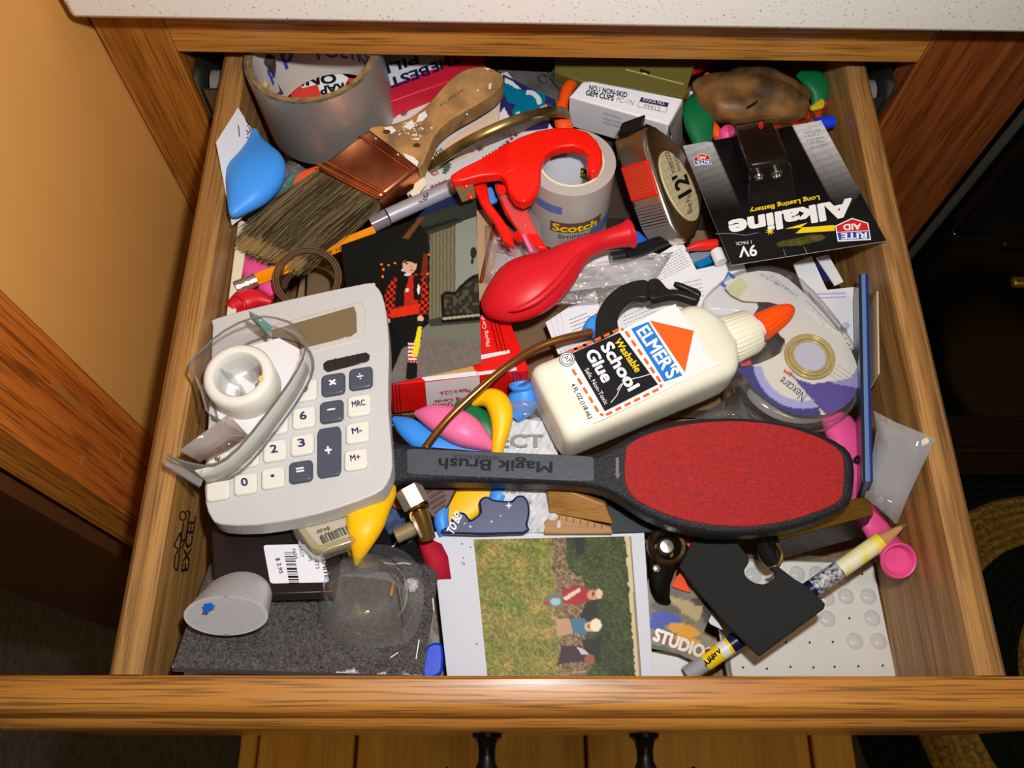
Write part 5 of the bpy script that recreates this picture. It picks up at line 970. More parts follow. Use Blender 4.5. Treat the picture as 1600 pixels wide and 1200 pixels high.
# lint brush
t = thing('lint_brush', 'black lint brush with a red velvet pad below the glue bottle', 'lint brush', U(980, 740, -30)); pl = PL((620, 725, -21), (1330, 730, -11), (1150, 830, -15)); n = pl.n
lb = mat('brush_black', (34, 34, 38), .36, bump=.9, bscale=1300)
ol_ = [(600, 694), (640, 694), (700, 698), (780, 704), (850, 708), (905, 710), (935, 705), (965, 691), (1000, 672), (1050, 657), (1110, 651), (1175, 652), (1235, 660), (1285, 676), (1322, 696), (1336, 718), (1337, 755), (1330, 786), (1300, 806), (1245, 824), (1180, 834), (1115, 834), (1055, 822), (1010, 804), (975, 782), (945, 766), (905, 758), (840, 754), (760, 752), (690, 752), (640, 752), (600, 753)]
prism('body', pl, cr(ol_, 2, True), 15, lb, t, .0035, 4)
prism('handle_panel', pl, rounded(782, 727, 146, 6, .5, 20, .14, 4), .6, mat('panel_grey', (72, 76, 84), .42, bump=.3, bscale=300), t, .0002, off=.35)
pad = cr([(977, 712), (982, 696), (1010, 680), (1060, 666), (1120, 659), (1180, 660), (1235, 669), (1285, 687), (1312, 706), (1318, 725), (1317, 765), (1308, 785), (1270, 802), (1220, 816), (1165, 823), (1110, 820), (1060, 810), (1015, 793), (985, 772), (976, 745)], 3, True)
rv = bpy.data.materials.new('red_velvet'); rv.use_nodes = True; nt = rv.node_tree; b = nt.nodes['Principled BSDF']; b.inputs['Roughness'].default_value = .7; b.inputs['Sheen Weight'].default_value = .15; b.inputs['Sheen Tint'].default_value = (1, .25, .2, 1)
tc = nt.nodes.new('ShaderNodeTexCoord'); mp = nt.nodes.new('ShaderNodeMapping'); mp.inputs['Scale'].default_value = (500, 1900, 600); nn_ = nt.nodes.new('ShaderNodeTexNoise'); nn_.inputs['Scale'].default_value = 1; nn_.inputs['Detail'].default_value = 3
rm = nt.nodes.new('ShaderNodeValToRGB'); rm.color_ramp.elements[0].position = .3; rm.color_ramp.elements[1].position = .72; rm.color_ramp.elements[0].color = (*lin((132, 6, 7)), 1); rm.color_ramp.elements[1].color = (*lin((184, 13, 11)), 1); bp = nt.nodes.new('ShaderNodeBump'); bp.inputs['Strength'].default_value = .7; bp.inputs['Distance'].default_value = .0008
for a, c in ((tc.outputs['Object'], mp.inputs['Vector']), (mp.outputs[0], nn_.inputs['Vector']), (nn_.outputs[0], rm.inputs[0]), (rm.outputs[0], b.inputs['Base Color']), (nn_.outputs[0], bp.inputs['Height']), (bp.outputs[0], b.inputs['Normal'])): nt.links.new(a, c)
prism('velvet_pad', pl, pad, 1.2, rv, t, .0004, off=.8)
emb_shade = mat('emboss_shade', (30, 32, 38), .3); emb2 = mat('embossed_light', (104, 108, 116), .35)
T('Magik Brush', pl, (863, 717), (687, 711), 22, emb_shade, t, off=.75, bold=.02); T('Magik Brush', pl, (862.3, 717.6), (686.5, 711.4), 21, M['panel_grey'], t, off=.85, bold=-.008); T('MOULDED IN U.S.A.', pl, (779, 713), (708, 711), 5.5, emb_shade, t, off=.75)  # relief is painted: dark copy as shade, panel grey copy shifted on top
flat('arrow', pl, [(962, 715), (967, 715), (967, 740), (970, 740), (965, 749), (960, 740), (962, 740)], emb2, t, off=.3)
# film between glue and medical tape
o = surf('foil_wrap', [[U(1085, 650, -30), U(1110, 640, -29), U(1150, 612, -30)], [U(1088, 665, -29), U(1120, 655, -26), U(1165, 640, -29)], [U(1090, 690, -32), U(1130, 680, -30), U(1190, 680, -34)]], film('grey_wrap', f0=.15, f1=.7, haze=.45, hazecol=(110, 108, 108), bump=1, bscale=200), None, th=.1); tag(o, 'crinkled grey film between glue bottle, lint brush and tape case', 'film')
o = prism('red_white_scrap', PL(-34), [(1152, 560), (1170, 545), (1175, 570), (1160, 572)], 1, mat('rw', (220, 60, 60), .5)); tag(o, 'red and white printed scrap beside the glue bottle shoulder', 'scrap')
o = prism('yellow_scrap', PL(-33), [(1176, 525), (1206, 515), (1196, 540), (1180, 556)], 3, mat('amber_scrap', (226, 176, 60), .4)); tag(o, 'amber yellow plastic bit under the orange glue tip', 'plastic piece')
# pink balloon and clear bag at the right
balloon('long pink balloon with its mouth against the right drawer wall', [(1290, 655, -40, 12, 4), (1310, 665, -37, 26, 5), (1325, 700, -36, 24, 5), (1335, 745, -36, 22, 5), (1345, 785, -44, 20, 3.5), (1362, 815, -46, 20, 3.5), (1380, 842, -44, 22, 4), (1394, 860, -38, 23, 5), (1402, 870, -34, 22, 5)], bal_pink, (1404, 876, -31, 27, (.0, -.42, .9)))
mb = milky
t = thing('clear_pouch', 'milky clear plastic pouch leaning on the right drawer wall', 'pouch', U(1390, 730, -30))
surf('pouch', [[U(1366, 642, -6), U(1400, 660, 0), U(1430, 672, 4), U(1462, 686, 7.5)], [U(1370, 680, -12), U(1392, 700, -10), U(1418, 716, -8), U(1438, 735, -6)], [U(1358, 740, -20), U(1374, 750, -20), U(1398, 765, -20), U(1418, 778, -17)], [U(1352, 778, -28), U(1368, 790, -27), U(1386, 806, -27), U(1402, 818, -26)]], mb, t, th=.1)
tube('pouch_edge', [U(1366, 642, -6), U(1371, 665, -10), U(1368, 690, -13), U(1360, 735, -20), U(1352, 778, -28)], .0005, film('pouch_rim', (220, 200, 190), f0=.2, f1=.8, haze=.4, hazecol=(190, 180, 170)), t, 6, 3); tube('pouch_edge', [U(1360, 740, -20), U(1370, 780, -26), U(1400, 818, -26)], .0005, M['pouch_rim'], t, 6, 3)
o = prism('black_button', PL(-25), circ(1342, 716, 6, 6, 12), 3, black_pl); tag(o, 'tiny black plastic button right of the lint brush end', 'button')
t = thing('clear_packet', 'clear plastic packet with pinkish contents between the tan card and the big red balloon', 'packet', U(790, 400, -40)); surf('film', [[U(x, y, -27 + .9 * math.sin(x * .3 + y * .2)) for x in (758, 772, 788, 806, 824)] for y in (352, 372, 392, 412, 440)], clear2, t, th=.1)
prism('pink_slip', PL(-36), [(770, 350), (815, 365), (806, 400), (774, 392)], .6, mat('pink_slip', (190, 120, 140), .5), t, 0); prism('grey_slip', PL(-38), [(756, 392), (830, 388), (820, 470), (750, 470)], .6, mat('grey_slip', (186, 180, 178), .5), t, 0)
# ------------------------------------------------------------------ front of the drawer
o = prism('light_paper', PL(-30), [(286, 1058), (290, 1030), (600, 1035), (640, 1058)], 1, mat('ice_paper', (206, 222, 228), .6)); tag(o, 'pale blue paper under the front edge of the black notebook', 'paper')
t = thing('notebook', 'black and grey mottled notebook with scuffed white edges at the front left', 'notebook', U(470, 980, -40)); pl = PL((266, 1043, -9.5), (660, 1060, -20), (327, 880, -35)); n = pl.n
def p_note(X, Y):
    a = vn(X, Y, 3.2, 1); b_2 = vn(X, Y, 2.1, 5); k = Ink(X, Y, (52, 51, 52)); k.c = (94 + 18 * (a - .5))[..., None] * np.array((1, .985, .98))
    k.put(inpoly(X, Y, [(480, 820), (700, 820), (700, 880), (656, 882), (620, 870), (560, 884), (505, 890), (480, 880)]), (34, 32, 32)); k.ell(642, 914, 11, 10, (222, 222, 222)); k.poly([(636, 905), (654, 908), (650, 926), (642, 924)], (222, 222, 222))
    k.poly([(264, 1036), (269, 1036), (272, 1045), (262, 1045)], (214, 210, 206)); k.poly([(516, 1052), (550, 1047), (552, 1044), (562, 1053), (600, 1056), (540, 1058)], (206, 216, 212)); k.poly([(628, 1050), (640, 1054), (658, 1055), (658, 1062), (634, 1060)], (206, 216, 212)); k.poly([(584, 1056), (596, 1050), (606, 1051), (600, 1056)], (206, 216, 212)); return k.c
nb_o = [(269, 1043), (303, 948), (329, 880), (480, 850), (560, 822), (630, 822), (652, 838), (668, 866), (684, 900), (680, 935), (661, 1056)]
poly_sheet('cover', pl, nb_o, p_note, t, .1, 2.6)
nm_ = M['print_35'].copy(); nm_.name = 'mottled_cover'; nt = nm_.node_tree; b = nt.nodes['Principled BSDF']; at_ = [q for q in nt.nodes if q.type == 'ATTRIBUTE'][0]
tc = nt.nodes.new('ShaderNodeTexCoord'); v1 = nt.nodes.new('ShaderNodeTexNoise'); v1.inputs['Scale'].default_value = 900; v1.inputs['Detail'].default_value = 2; v1.inputs['Distortion'].default_value = 1.5
rm = nt.nodes.new('ShaderNodeValToRGB'); rm.color_ramp.elements[0].position = .44; rm.color_ramp.elements[1].position = .56; rm.color_ramp.elements[0].color = (.35, .35, .35, 1); rm.color_ramp.elements[1].color = (1, 1, 1, 1)
mx = nt.nodes.new('ShaderNodeMix'); mx.data_type = 'RGBA'; mx.blend_type = 'MULTIPLY'; mx.inputs[0].default_value = 1
for a, c in ((tc.outputs['Object'], v1.inputs['Vector']), (v1.outputs[0], rm.inputs[0]), (at_.outputs['Color'], mx.inputs[6]), (rm.outputs[0], mx.inputs[7]), (mx.outputs[2], b.inputs['Base Color'])): nt.links.new(a, c)
[q for q in t.children if q.name.startswith('cover')][0].data.materials[0] = nm_; prism('pages', pl, nb_o, 3, mat('pages', (96, 84, 92), .7), t, 0, off=-.1)
stroke('scuff', pl, [[(612, 855), (616, 853), (620, 846)], [(600, 880), (616, 882), (630, 880), (642, 882)], [(676, 935), (678, 955)], [(610, 1028), (622, 1020)], [(655, 1000), (650, 1030)], [(524, 868), (536, 866), (546, 868), (562, 864)]], 1.6, white_ink, t); text('FLICKER', pl, (508, 880), (562, 878), (508, 868), grey_ink, t, off=.3)
# clear blisters on it
t = thing('blister', 'clear domed plastic blister lying on the mottled notebook', 'blister', U(575, 945, -54)); c = pl.P(570, 950, .0005); bf = film('blister_clear', f0=.04, f1=.55, rough=.04, haze=.05, hazecol=(200, 200, 200))
lathe('dome', [(.0215, 0), (.0210, .004), (.0200, .012), (.0185, .017), (.0155, .0195), (.010, .0205), (.0003, .021)], c, n, bf, t, 48)
prism('flange', pl, cr([(512, 890), (545, 862), (590, 852), (630, 862), (656, 890), (662, 940), (650, 990), (620, 1010), (560, 1012), (515, 990), (502, 950)], 3, True), .3, film('flange_clear', f0=.02, f1=.15, haze=.03), t, .0001, off=.8)
surf('fold', [[pl.P(598, 905, .001), pl.P(626, 915, .001), pl.P(634, 960, .001)], [pl.P(600, 915, .010), pl.P(618, 925, .013), pl.P(630, 985, .006)]], film('fold_clear', f0=.12, f1=.8, haze=.25), t, th=.1); surf('amber_fleck', [[pl.P(610, 918, .004), pl.P(616, 915, .005)], [pl.P(607, 938, .003), pl.P(612, 940, .004)]], mat('fleck', (190, 130, 50), .4), t, th=.1)
t = thing('plastic_cup', 'small frosted white plastic cup with a blue speck on the notebook', 'cup', U(350, 950, -54))
ca, cb2 = U(392, 893, -36), U(353, 962, -5); axc = (cb2 - ca).normalized(); lc_ = (cb2 - ca).length
fro = film('frosted', (236, 236, 238), f0=.06, f1=.4, rough=.3, haze=.55, hazecol=(240, 238, 240))
secs = [(ca + (cb2 - ca) * s, (.0125 + .0055 * s) * k_, (.0066 + .0030 * s) * k_) for s, k_ in ((0, .8), (.03, 1), (.5, 1), (1, 1), (1, .93), (.5, .92), (.06, .9))]
loft('cup', secs, fro, t, 40)
loft('lid_window', [(ca + (cb2 - ca) * .97, .0168, .0088), (ca + (cb2 - ca) * .99, .0168, .0088)], film('cup_window', f0=.06, f1=.4, haze=.12, hazecol=(170, 150, 140)), t, 40)
pq = PL((320, 945, 4), (340, 945, 4), (325, 960, 0)); prism('blue_speck', pq, [(318, 944), (330, 942), (336, 948), (328, 952), (326, 957), (317, 956), (320, 950)], .5, mat('speck_blue', (20, 110, 220), .4), t, 0, off=.3)
# magnet box
t = thing('magnet_box', 'flat black souvenir magnet box with a white price sticker below the calculator', 'box', U(430, 870, -46)); pl = PL((328, 818, -25), (520, 926, -19), (336, 932, -16)); n = pl.n
prism('box', pl, [(328, 808), (542, 800), (522, 926), (336, 932)], 7, mat('box_black', (36, 30, 30), .32), t, .0008)
prism('sticker', pl, rounded(463, 881, 46, -1, 5.5, 30, .12, 4), .2, mat('sticker_white', (232, 232, 238), .4), t, 0, off=.25)
barcode(pl, (444, 863), (452, 913), (460, 863), 20, t, 4)
def TV(s, a, c, w, m=black_ink, **k): text(s, pl, a, c, (a[0] + w, a[1] - w * .1), m, t, off=.5, **k)
TV('YOSEMITE', (498, 852), (508, 905), 7, bold=.02); TV('MAGNETS', (487, 852), (494, 890), 6); TV('LANDSCAPE', (477, 846), (483, 878), 5.5); TV('6694', (457, 858), (461, 874), 5); TV('EAST', (467, 854), (470, 872), 5.5); TV('$ 2.95', (430, 873), (436, 897), 7, bold=.01)
# clear case with price tag
t = thing('clear_case', 'small clear plastic case with a cream price label under the yellow balloon', 'case', U(510, 840, -36)); pl = PL((455, 810, -17), (560, 790, -19), (492, 866, -12)); n = pl.n
ccl = film('case_clear', f0=.08, f1=.6, haze=.18, hazecol=(150, 146, 130)); prism('case', pl, cr([(450, 808), (470, 795), (560, 770), (572, 800), (570, 838), (520, 858), (500, 866), (486, 862), (462, 838)], 2, True), 8, ccl, t, .0016, 3, off=.6)
prism('insert', pl, [(452, 806), (560, 775), (568, 838), (500, 858), (486, 854)], 5, mat('insert_card', (196, 182, 130), .5), t, .0004, off=-1.2)
prism('price_label', pl, [(474, 822), (556, 793), (562, 832), (498, 852)], .3, cream, t, 0, off=-.6); flat('orange_strip', pl, [(458, 808), (556, 778), (556, 792), (474, 820)], mat('label_amber', (206, 148, 50), .5), t, off=-.7)
barcode(pl, (505, 850), (550, 832), (499, 839), 20, t, 6); bpy.context.view_layer.update()
T('$4.00', pl, (514, 822), (494, 828), 6, black_ink, t, off=.0, bold=.02); T('001687754 4', pl, (546, 819), (500, 835), 4.5, black_ink, t, off=.0); fineprint(pl, (552, 797), (478, 821), (550, 802), 2, black_ink, t, .9, 12)
balloon('yellow balloon hanging out under the bottom right of the calculator', [(592, 748, -28, 26, 3), (586, 766, -25, 34, 4.5), (577, 790, -21, 34, 6), (571, 815, -19, 31, 6.5), (566, 838, -19, 24, 6), (563, 858, -22, 14, 5), (560, 872, -25, 7, 3.5), (559, 879, -27, 3, 2.5)], bal_yellow)
balloon('yellow balloon end tucked under the clear case tip', [(543, 846, -26, 5, 2), (550, 860, -29, 8, 2.5), (557, 874, -31, 4, 2)], bal_yellow)
# fittings
t = thing('brass_fitting', 'brass and zinc hose fitting with a threaded bolt left of the white bordered photo', 'fitting', U(645, 810, -46)); zinc = mat('zinc_plate', (190, 182, 158), .5, .6, bump=.3, bscale=500)
a, c = U(637, 762, -28), U(652, 790, -30); tube('hex_nut', [a, a + (c - a) * .5, c], .0068, zinc, t, 6, 1, smooth=False); tube('collar', [U(652, 790, -31), U(655, 797, -31)], .0055, brass, t, 20, 1)
tube('strap', [U(655, 797, -31), U(662, 818, -34), U(668, 842, -38)], .0040, mat('strap_brass', (176, 138, 74), .25, .9), t, 14, 3)
a, c = U(618, 838, -38), U(650, 823, -37); d = (c - a).normalized(); l = (c - a).length; pr = []
for i in range(27): pr.append((.0040 if i % 2 else .0034, l * i / 26))
lathe('bolt_thread', [(.0005, 0)] + pr + [(.0005, l)], a, d, mat('bolt_steel', (206, 192, 158), .4, .7), t, 24); lathe('washer', [(.003, l), (.0075, l), (.0075, l + .0014), (.003, l + .0014)], a, d, zinc, t, 28, closed=True); torus('eye', U(651, 806, -31), Vector((.3, -.2, 1)), .0032, .0008, brass, t, 20, 6)
t = thing('ridged_bar', 'dark brown ridged plastic piece right of the brass fitting', 'plastic piece', U(680, 780, -48)); pl = PL((655, 757, -40), (715, 755, -40), (690, 810, -43)); cb_m = mat('choco', (74, 44, 38), .4)
prism('plate', pl, cr([(652, 756), (714, 752), (714, 764), (694, 802), (684, 810), (672, 806), (655, 776)], 2, True), 4, cb_m, t, .0008)
for i in range(5): tube('rib', [pl.P(660 + i * 5, 774 + i * 7, .0002), pl.P(690 + i * 4.5 - i * i * .8, 757 + i * 8, .0002)], .0007, mat('choco_light', (104, 68, 58), .4), t, 6, 1)
o = prism('blue_print_card', PL(-52), [(598, 780), (640, 790), (660, 830), (640, 848), (610, 838), (596, 820)], 1, mat('blue_print', (66, 92, 140), .4, vary=.5, vscale=200)); tag(o, 'blue printed card behind the brass fitting', 'card')
o = prism('orange_disc', PL(-48), circ(626, 786, 14, 9, 20), 2, mat('orange_disc', (220, 104, 52), .5)); tag(o, 'small orange disc behind the brass fitting', 'disc')
balloon('yellow balloon lying below the brush handle beside the brown ridged piece', [(778, 752, -46, 16, 2), (752, 764, -45.5, 26, 2.5), (726, 788, -46, 27, 2.5), (704, 812, -47, 18, 2.5), (694, 832, -48, 10, 2)], bal_yellow)
balloon('light blue balloon curl left of the navy rubber charm', [(704, 776, -48, 6, 3), (692, 796, -46, 11, 4), (690, 816, -46, 12, 4), (696, 836, -47, 10, 3)], bal_blue)
balloon('blue balloon corner between foil pack and yellow balloon below the brush handle', [(794, 756, -46, 10, 3), (780, 772, -45, 14, 4), (772, 792, -46, 12, 3), (770, 804, -47, 6, 3)], bal_blue)
t = thing('rubber_charm', 'navy blue rubber charm with white letters above the white bordered photo', 'charm', U(760, 810, -48)); pl = PL((700, 825, -39), (825, 780, -38), (820, 828, -40))
prism('charm', pl, cr([(692, 834), (700, 822), (710, 806), (717, 800), (728, 802), (734, 812), (742, 808), (750, 800), (748, 786), (752, 778), (762, 775), (770, 780), (786, 782), (800, 782), (806, 775), (818, 774), (826, 784), (828, 802), (824, 820), (818, 834)], 2, True), 5, mat('charm_navy', (26, 34, 84), .4), t, .0012, 3)
text('TO BE!', pl, (708, 836), (722, 806), (698, 828), white_ink, t, off=.3, bold=.04)
for x, y, r in ((795, 790, 6), (735, 823, 3), (726, 818, 2), (768, 815, 2.5), (782, 806, 2)): flat('star', pl, [(x + (r if i % 2 == 0 else r * .35) * math.cos(i * math.pi / 4), y + (r if i % 2 == 0 else r * .35) * math.sin(i * math.pi / 4)) for i in range(8)], mat('star_ink', (190, 210, 236), .4), t, off=.3)
t = thing('wood_block', 'small tan wooden block with ruler ticks right of the navy charm', 'wood block', U(905, 790, -48)); pl = PL((855, 757, -34), (945, 788, -35), (957, 817, -40)); wb = wood('block_wood', (182, 134, 72), (148, 100, 48), 'x', pores=.2)
prism('block', pl, [(853, 760), (862, 755), (945, 788), (958, 820), (857, 802)], 7, wb, t, .001); prism('base', PL(-44), [(850, 815), (870, 800), (955, 822), (958, 834), (850, 834)], 6, wb, t, .0006)
stroke('ruler_tick', PL(-44), [[(874 + 11 * i, 806 + 2.4 * i), (874 + 11 * i, 812 + 2.4 * i)] for i in range(7)], 1.2, black_ink, t)
o = prism('slate_card', PL(-46), [(860, 745), (1000, 760), (1060, 830), (940, 834), (930, 800)], 2, mat('slate', (46, 54, 58), .5)); tag(o, 'dark slate plastic sheet under the neck of the lint brush', 'plastic sheet')
o = surf('red_cloth', [[U(652, 840, -46), U(664, 838, -45), U(690, 850, -47)], [U(660, 868, -48), U(672, 866, -46), U(700, 870, -48)], [U(676, 910, -49), U(686, 905, -48), U(705, 905, -49)]], mat('red_cloth', (176, 22, 48), .8), None, th=.6); tag(o, 'dark red cloth corner between the notebook and the white bordered photo', 'cloth')
o = prism('plastic_piece', PL(-58), cr([(668, 1008), (686, 1004), (692, 1012), (692, 1044), (684, 1056), (660, 1060), (662, 1030)], 2, True), 4, mat('royal_blue', (18, 70, 220), .35), None, .0012); tag(o, 'bright royal blue plastic piece between notebook and white bordered photo', 'lid')
o = prism('felt_pad', PL(-70), [(640, 960), (720, 960), (720, 1064), (640, 1064)], 2, mat('felt', (150, 142, 130), .9, vary=.3, vscale=300)); tag(o, 'grey felt pad under the royal blue piece at the front', 'felt pad')
# instant photo
t = thing('instant_photo', 'white bordered instant photo of three children on a lawn at the front', 'photo', U(850, 940, -51)); pl = PL((675, 830, -48), (1005, 822, -47), (850, 1060, -51))
prism('border', pl, [(674, 831), (1006, 822), (1021, 1061), (699, 1061)], .8, mat('photo_white', (206, 209, 218), .55, spec=.25), t, .0002)
def p_lawn(X, Y):
    a = vn(X, Y, 3, 1) * .5 + vn(X, Y, 1.7, 2) * .5; b_2 = vn(X, Y, 22, 3); k = Ink(X, Y, (150, 142, 60)); Xs = X - (Y - 840) * .075
    g = (np.array((128, 122, 44.)) + (a[..., None] - .5) * np.array((120, 110, 70)) + (b_2[..., None] - .5) * np.array((60, 20, 30))); k.c = g
    br_ = (np.array((122, 98, 66.)) + (a[..., None] - .5) * np.array((170, 140, 110))); e = 855 + 14 * vn(X, Y, 12, 6); k.put(Xs > e, br_)
    gr = (np.array((48, 60, 14.)) + (a[..., None] - .5) * np.array((74, 90, 24)) + (b_2[..., None] - .5) * np.array((30, 36, 10))); e2 = 893 + 24 * vn(X, Y, 18, 7) - 16 * (Y < 900); k.put(Xs > e2, gr); k.put((Xs > 898) & (Xs < 925) & (b_2 < .4), (24, 26, 8)); k.put(Xs > 974 + 5 * vn(X, Y, 4, 9), (206, 188, 146)); k.put(Xs > 983, (140, 124, 100))
    # three children, heads to the right
    k.poly([(848, 938), (852, 931), (880, 922), (888, 944), (872, 951), (852, 946)], (112, 108, 92)); k.poly([(878, 922), (905, 914), (920, 920), (922, 938), (900, 946), (880, 942)], (158, 24, 38)); k.poly([(880, 934), (902, 920), (908, 918), (906, 924), (884, 939)], (220, 206, 170)); k.ell(868, 940, 8, 6, (150, 190, 200)); k.ell(854, 942, 6, 3, (170, 40, 30)); k.ell(926, 930, 9, 8, (206, 140, 112)); k.ell(936, 928, 5, 8, (214, 190, 150)); k.ell(927, 928, 1.6, 4, (60, 36, 30))
    k.poly([(868, 966), (895, 968), (895, 990), (870, 994)], (186, 146, 112)); k.poly([(890, 968), (914, 966), (920, 980), (916, 993), (895, 988)], (62, 112, 138)); k.ell(922, 979, 9, 8, (214, 164, 130)); k.ell(931, 977, 9, 10, (232, 222, 196)); k.ell(920, 978, 1.5, 3.5, (80, 54, 44))
    k.poly([(878, 1010), (905, 1008), (920, 1022), (916, 1034), (884, 1036), (870, 1040)], (52, 32, 44)); k.poly([(900, 1010), (912, 1014), (922, 1024), (908, 1022)], (196, 186, 196)); k.ell(922, 1030, 9, 8, (150, 82, 50)); k.ell(934, 1028, 6, 9, (40, 26, 18)); k.ell(866, 966, 5, 3, (190, 140, 110)); return k.c
sheet('picture', pl, [(740, 843), (986, 838), (1003, 1061), (762, 1061)], p_lawn, t, 150, 130, .05, rough=.5, off=.15)
rr = random.Random(9)
for x, y in ((722, 850), (735, 855), (724, 872), (725, 881), (722, 879), (745, 1006)): flat('smudge', pl, circ(x, y, 1.6, rr.uniform(1, 2.4), 8), mat('smudge', (120, 120, 122), .6), t)
# metal caster bracket
t = thing('caster_bracket', 'dark rusty metal bracket with a round socket beside the instant photo', 'bracket', U(1042, 870, -56)); rust = mat('rust_metal', (84, 66, 44), .42, .75, vary=.5, vscale=130, bump=.4, bscale=400); c = U(1043, 853, -42); ax_ = Vector((0, -.12, 1)).normalized()
lathe('socket_ring', [(.0098, -.006), (.0098, .0), (.0086, .0012), (.0070, .0006), (.0060, -.002), (.0056, -.006)], c, ax_, rust, t, 40, closed=True); lathe('bolt_head', [(.0003, -.001), (.0032, -.0014), (.0042, -.003), (.0044, -.0055), (.0003, -.0055)], c, ax_, mat('bolt_shiny', (190, 188, 186), .25, .9), t, 24)
loftpx('arm', [(1038, 872, -46, 22, 3), (1034, 895, -50, 19, 3), (1032, 915, -53, 16, 3), (1036, 932, -56, 13, 2.5), (1044, 942, -58, 5, 2)], mat('dark_iron', (52, 48, 42), .35, .8, vary=.4, vscale=150), t); lathe('rivet', [(.0002, .001), (.0016, .0006), (.002, 0)], U(1026, 888, -44.5), ax_, M['bolt_shiny'], t, 14)
# studio card
o = prism('white_card', PL(-72), [(1005, 1000), (1090, 1000), (1110, 1040), (1080, 1062), (1012, 1062)], .6, white); tag(o, 'white card under the studio card at the front', 'card')
t = thing('studio_card', 'grey printed studio card with silver capitals right of the instant photo', 'card', U(1065, 960, -64)); pl = PL((1015, 905, -58), (1110, 930, -58), (1030, 1020, -62))
def p_stu(X, Y):
    k = Ink(X, Y, (104, 96, 82)); k.c = (92 + 50 * vn(X, Y, 16, 2))[..., None] * np.array((1, .95, .84)); k.poly([(1040, 930), (1100, 945), (1092, 972), (1060, 955)], (170, 152, 110)); k.ell(1040, 950, 24, 9, (86, 80, 76), 12); k.ell(1040, 966, 24, 10, (46, 74, 168), 14); k.ell(1068, 984, 26, 9, (210, 150, 30), 14); k.ell(1024, 976, 14, 8, (46, 74, 168), 10); k.ell(1074, 1000, 22, 6, (206, 146, 30), 14); k.poly([(1012, 992), (1030, 988), (1120, 1025), (1108, 1036)], (120, 100, 66)); k.poly([(1012, 1004), (1040, 1012), (1050, 1020), (1012, 1014)], (60, 96, 70)); k.ell(1108, 960, 10, 22, (58, 52, 50), -10); k.ell(1090, 940, 12, 6, (60, 54, 48), 20); return k.c
poly_sheet('print', pl, [(1012, 905), (1046, 903), (1110, 938), (1112, 960), (1098, 990), (1136, 1010), (1100, 1040), (1060, 1022), (1012, 1012)], p_stu, t, 0, 3)
text('STUDIOS', pl, (1020, 1000), (1107, 1032), (1026, 982), mat('silver_print', (176, 172, 170), .35, .3), t, off=.4, bold=.05)
o = prism('orange_wedge', PL(-56), [(1048, 916), (1064, 892), (1080, 926), (1070, 924)], .6, mat('orange_red', (232, 74, 30), .5)); tag(o, 'orange red card corner between bracket and black foam', 'card')
o = prism('white_wedge', PL(-62), [(1062, 886), (1100, 930), (1130, 985), (1110, 975), (1080, 926)], .6, white); tag(o, 'white card edge beside the black foam piece', 'card'); o = prism('orange_patch', PL(-50), [(1068, 845), (1084, 843), (1078, 856)], .6, M['orange_red']); tag(o, 'orange red card tip behind the socket of the bracket', 'card')
# tray with clear bumpers
t = thing('bumper_sheet', 'white sheet of clear round bumpers in a plastic tray at the front right', 'bumper sheet', U(1270, 970, -80)); pl = PL((1160, 872, -77), (1365, 882, -77), (1140, 1061, -77))
prism('board', pl, [(1100, 870), (1364, 881), (1401, 1060), (1138, 1060)], 2, mat('board_white', (214, 212, 204), .5), t, .0002)
prism('tray_edge', pl, [(1108, 866), (1366, 872), (1366, 881), (1108, 876)], 3, ccl, t, .0004, off=3); tube('tray_edge', [pl.P(1120, 950, .002), pl.P(1132, 1000, .002), pl.P(1138, 1060, .002)], .0016, ccl, t, 8, 1); tube('tray_edge', [pl.P(1130, 1010, .001), pl.P(1143, 1060, .001)], .0008, ccl, t, 8, 1)
bdm = film('bumper_clear', f0=.04, f1=.28, rough=.08, haze=.1, hazecol=(226, 230, 244)); bump0 = None
for x, y in ((1321, 932), (1356, 932), (1292, 967), (1362, 966), (1335, 1002), (1372, 1002), (1291, 935), (1276, 897), (1245, 897), (1177, 899), (1316, 904)):
    p = pl.P(x, y, .0002)
    if bump0 is None: bump0 = lathe('bumper', [(.0041, 0), (.0042, .0006), (.0037, .0014), (.0025, .0019), (.0002, .0021)], p, Z3, bdm, t, 28); b0 = p
    else:
        c = bump0.copy(); COL.objects.link(c); c.parent = t; c.location = p - b0
for x, y in ((1347, 897), (1327, 966), (1228, 1004), (1265, 1004), (1301, 1003), (1161, 1043), (1198, 1045), (1235, 1042), (1271, 1043), (1304, 1042), (1341, 1041), (1379, 1040), (1190, 1000)): flat('hole', pl, circ(x, y, 1.9, 2.1, 8), mat('hole_grey', (70, 68, 66), .8), t)
# gold lighter case
t = thing('metal_case', 'black metal case with gold edges below the right end of the lint brush', 'case', U(1290, 830, -56)); pl = PL((1217, 843, -36), (1366, 803, -35), (1340, 775, -31)); A_ = [pl.P(*q) for q in ((1216, 843), (1364, 805), (1358, 775), (1205, 812))]
solid('case', A_, Vector((.002, -.006, -.02)), mat('case_black', (40, 36, 30), .25, .4), t, .0008); prism('gold_lid', pl, [(1216, 843), (1365, 805), (1358, 774), (1205, 811)], 1.6, mat('brushed_gold', (170, 134, 58), .3, .9, bump=.4, bscale=600), t, .0005, off=.4)
t = thing('binder_clip', 'small black and brass clip beside the gold edged case', 'clip', U(1200, 870, -60)); loftpx('grip', [(1190, 850, -46, 10, 4), (1198, 866, -46, 13, 5), (1206, 880, -48, 10, 4)], mat('clip_black', (30, 28, 26), .25), t, n=10); tube('wire', [U(1212, 848, -40), U(1222, 866, -42), U(1216, 884, -44), U(1208, 892, -46)], .0009, brass, t, 8, 4)
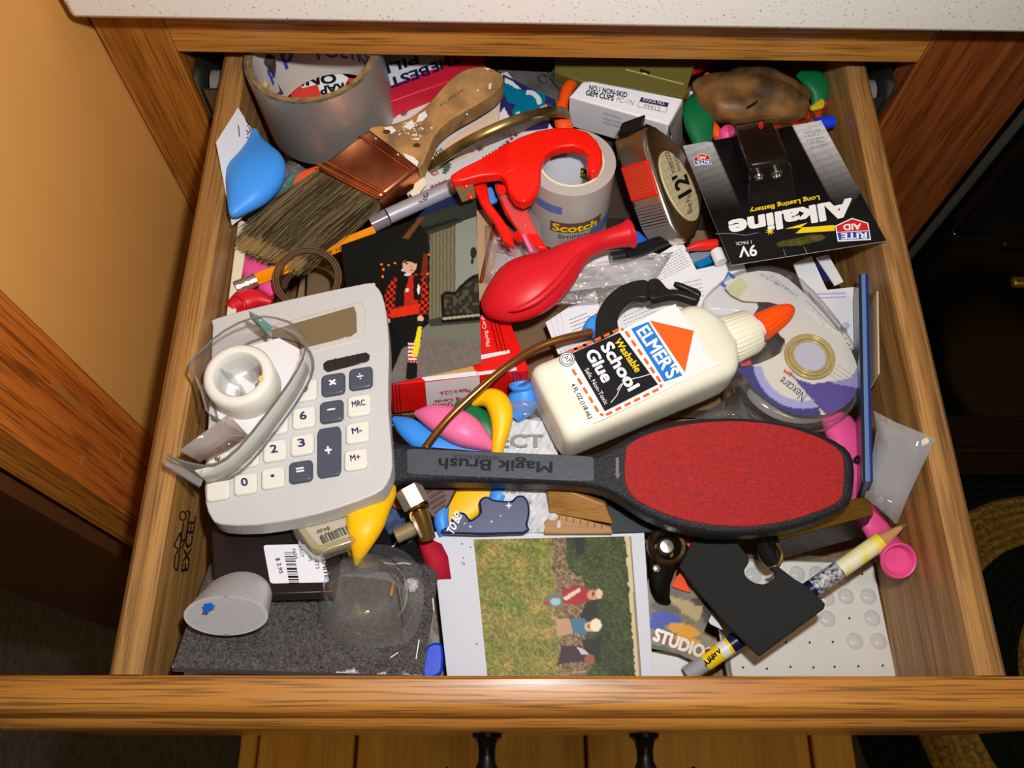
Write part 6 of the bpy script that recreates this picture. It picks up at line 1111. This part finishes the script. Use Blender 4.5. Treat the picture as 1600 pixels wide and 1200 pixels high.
# black foam
o = prism('foam_pad', PL((1265, 915, -34), (1165, 985, -44), (1085, 840, -44)), [(1085, 838), (1150, 838), (1154, 851), (1170, 870), (1170, 878), (1162, 891), (1165, 900), (1171, 906), (1180, 911), (1192, 913), (1204, 909), (1211, 902), (1212, 894), (1202, 887), (1210, 884), (1220, 888), (1242, 905), (1262, 916), (1290, 944), (1287, 952), (1186, 1026), (1140, 982), (1090, 925), (1060, 886)], 7, mat('black_foam', (34, 35, 34), .85, bump=.4, bscale=900), None, .0008)
tag(o, 'black foam piece with a round notch lying on the bumper sheet', 'foam')
# long crayon pencil
t = thing('crayon_pencil', 'long yellow and navy crayon pencil passing under the black foam', 'pencil', U(1240, 930, -72)); P = lambda s: U(1415, 819, -33) + (U(1073, 1055, -66) - U(1415, 819, -33)) * s
rp = .0044
tube('sharpened_wood', [P(.02), P(.055), P(.10)], .001, mat('pencil_wood', (190, 138, 92), .6), t, 16, 1)
loft('point', [(P(.0), .0003, .0003), (P(.035), .0016, .0016), (P(.115), rp * .92, rp * .92)], mat('pencil_wood', 0), t, 18); loft('lead', [(P(-.004), .0002, .0002), (P(.02), .0012, .0012)], mat('lead_olive', (112, 104, 70), .5), t, 12)
tube('yellow_barrel', [P(.112), P(.30)], rp, mat('crayon_yellow', (226, 214, 40), .35, vary=.35, vscale=130, col2=(226, 224, 190)), t, 24, 1); tube('print_band', [P(.30), P(.42)], rp, mat('crayon_print', (206, 206, 200), .35, vary=.8, vscale=600, col2=(40, 44, 90)), t, 24, 1)
tube('navy_barrel', [P(.42), P(.80)], rp, mat('crayon_navy', (18, 22, 70), .3), t, 24, 1); tube('yellow_ring', [P(.80), P(.812)], rp * 1.01, mat('ring_yellow', (236, 206, 20), .35), t, 24, 1); tube('white_barrel', [P(.812), P(.845)], rp, mat('crayon_white', (224, 222, 214), .35), t, 24, 1)
tube('label_band', [P(.845), P(.915)], rp * 1.005, M['ring_yellow'], t, 24, 1); pr = [(rp * (1.0 if i % 2 else .9), i * (P(1) - P(.915)).length / 14) for i in range(15)]; lathe('silver_end', [(.0005, 0)] + pr + [(.0005, pr[-1][1])], P(.915), (P(1) - P(0)).normalized(), mat('silver_foil', (196, 194, 196), .42, .4), t, 24)
pe = PL(P(.8) + Vector((0, 0, rp)), P(.95) + Vector((0, 0, rp)), P(.8) + Vector((.002, .003, rp))); T('ART', pe, (1124, 1012), (1104, 1028), 8, black_ink, t, off=.5, bold=.03); T('MY', pe, (1112, 1024), (1098, 1036), 8, black_ink, t, off=.5, bold=.03); flat('red_oval', pe, circ(1108, 1018, 6, 4, 14), mat('oval_red', (140, 20, 30), .4), t, off=.3)
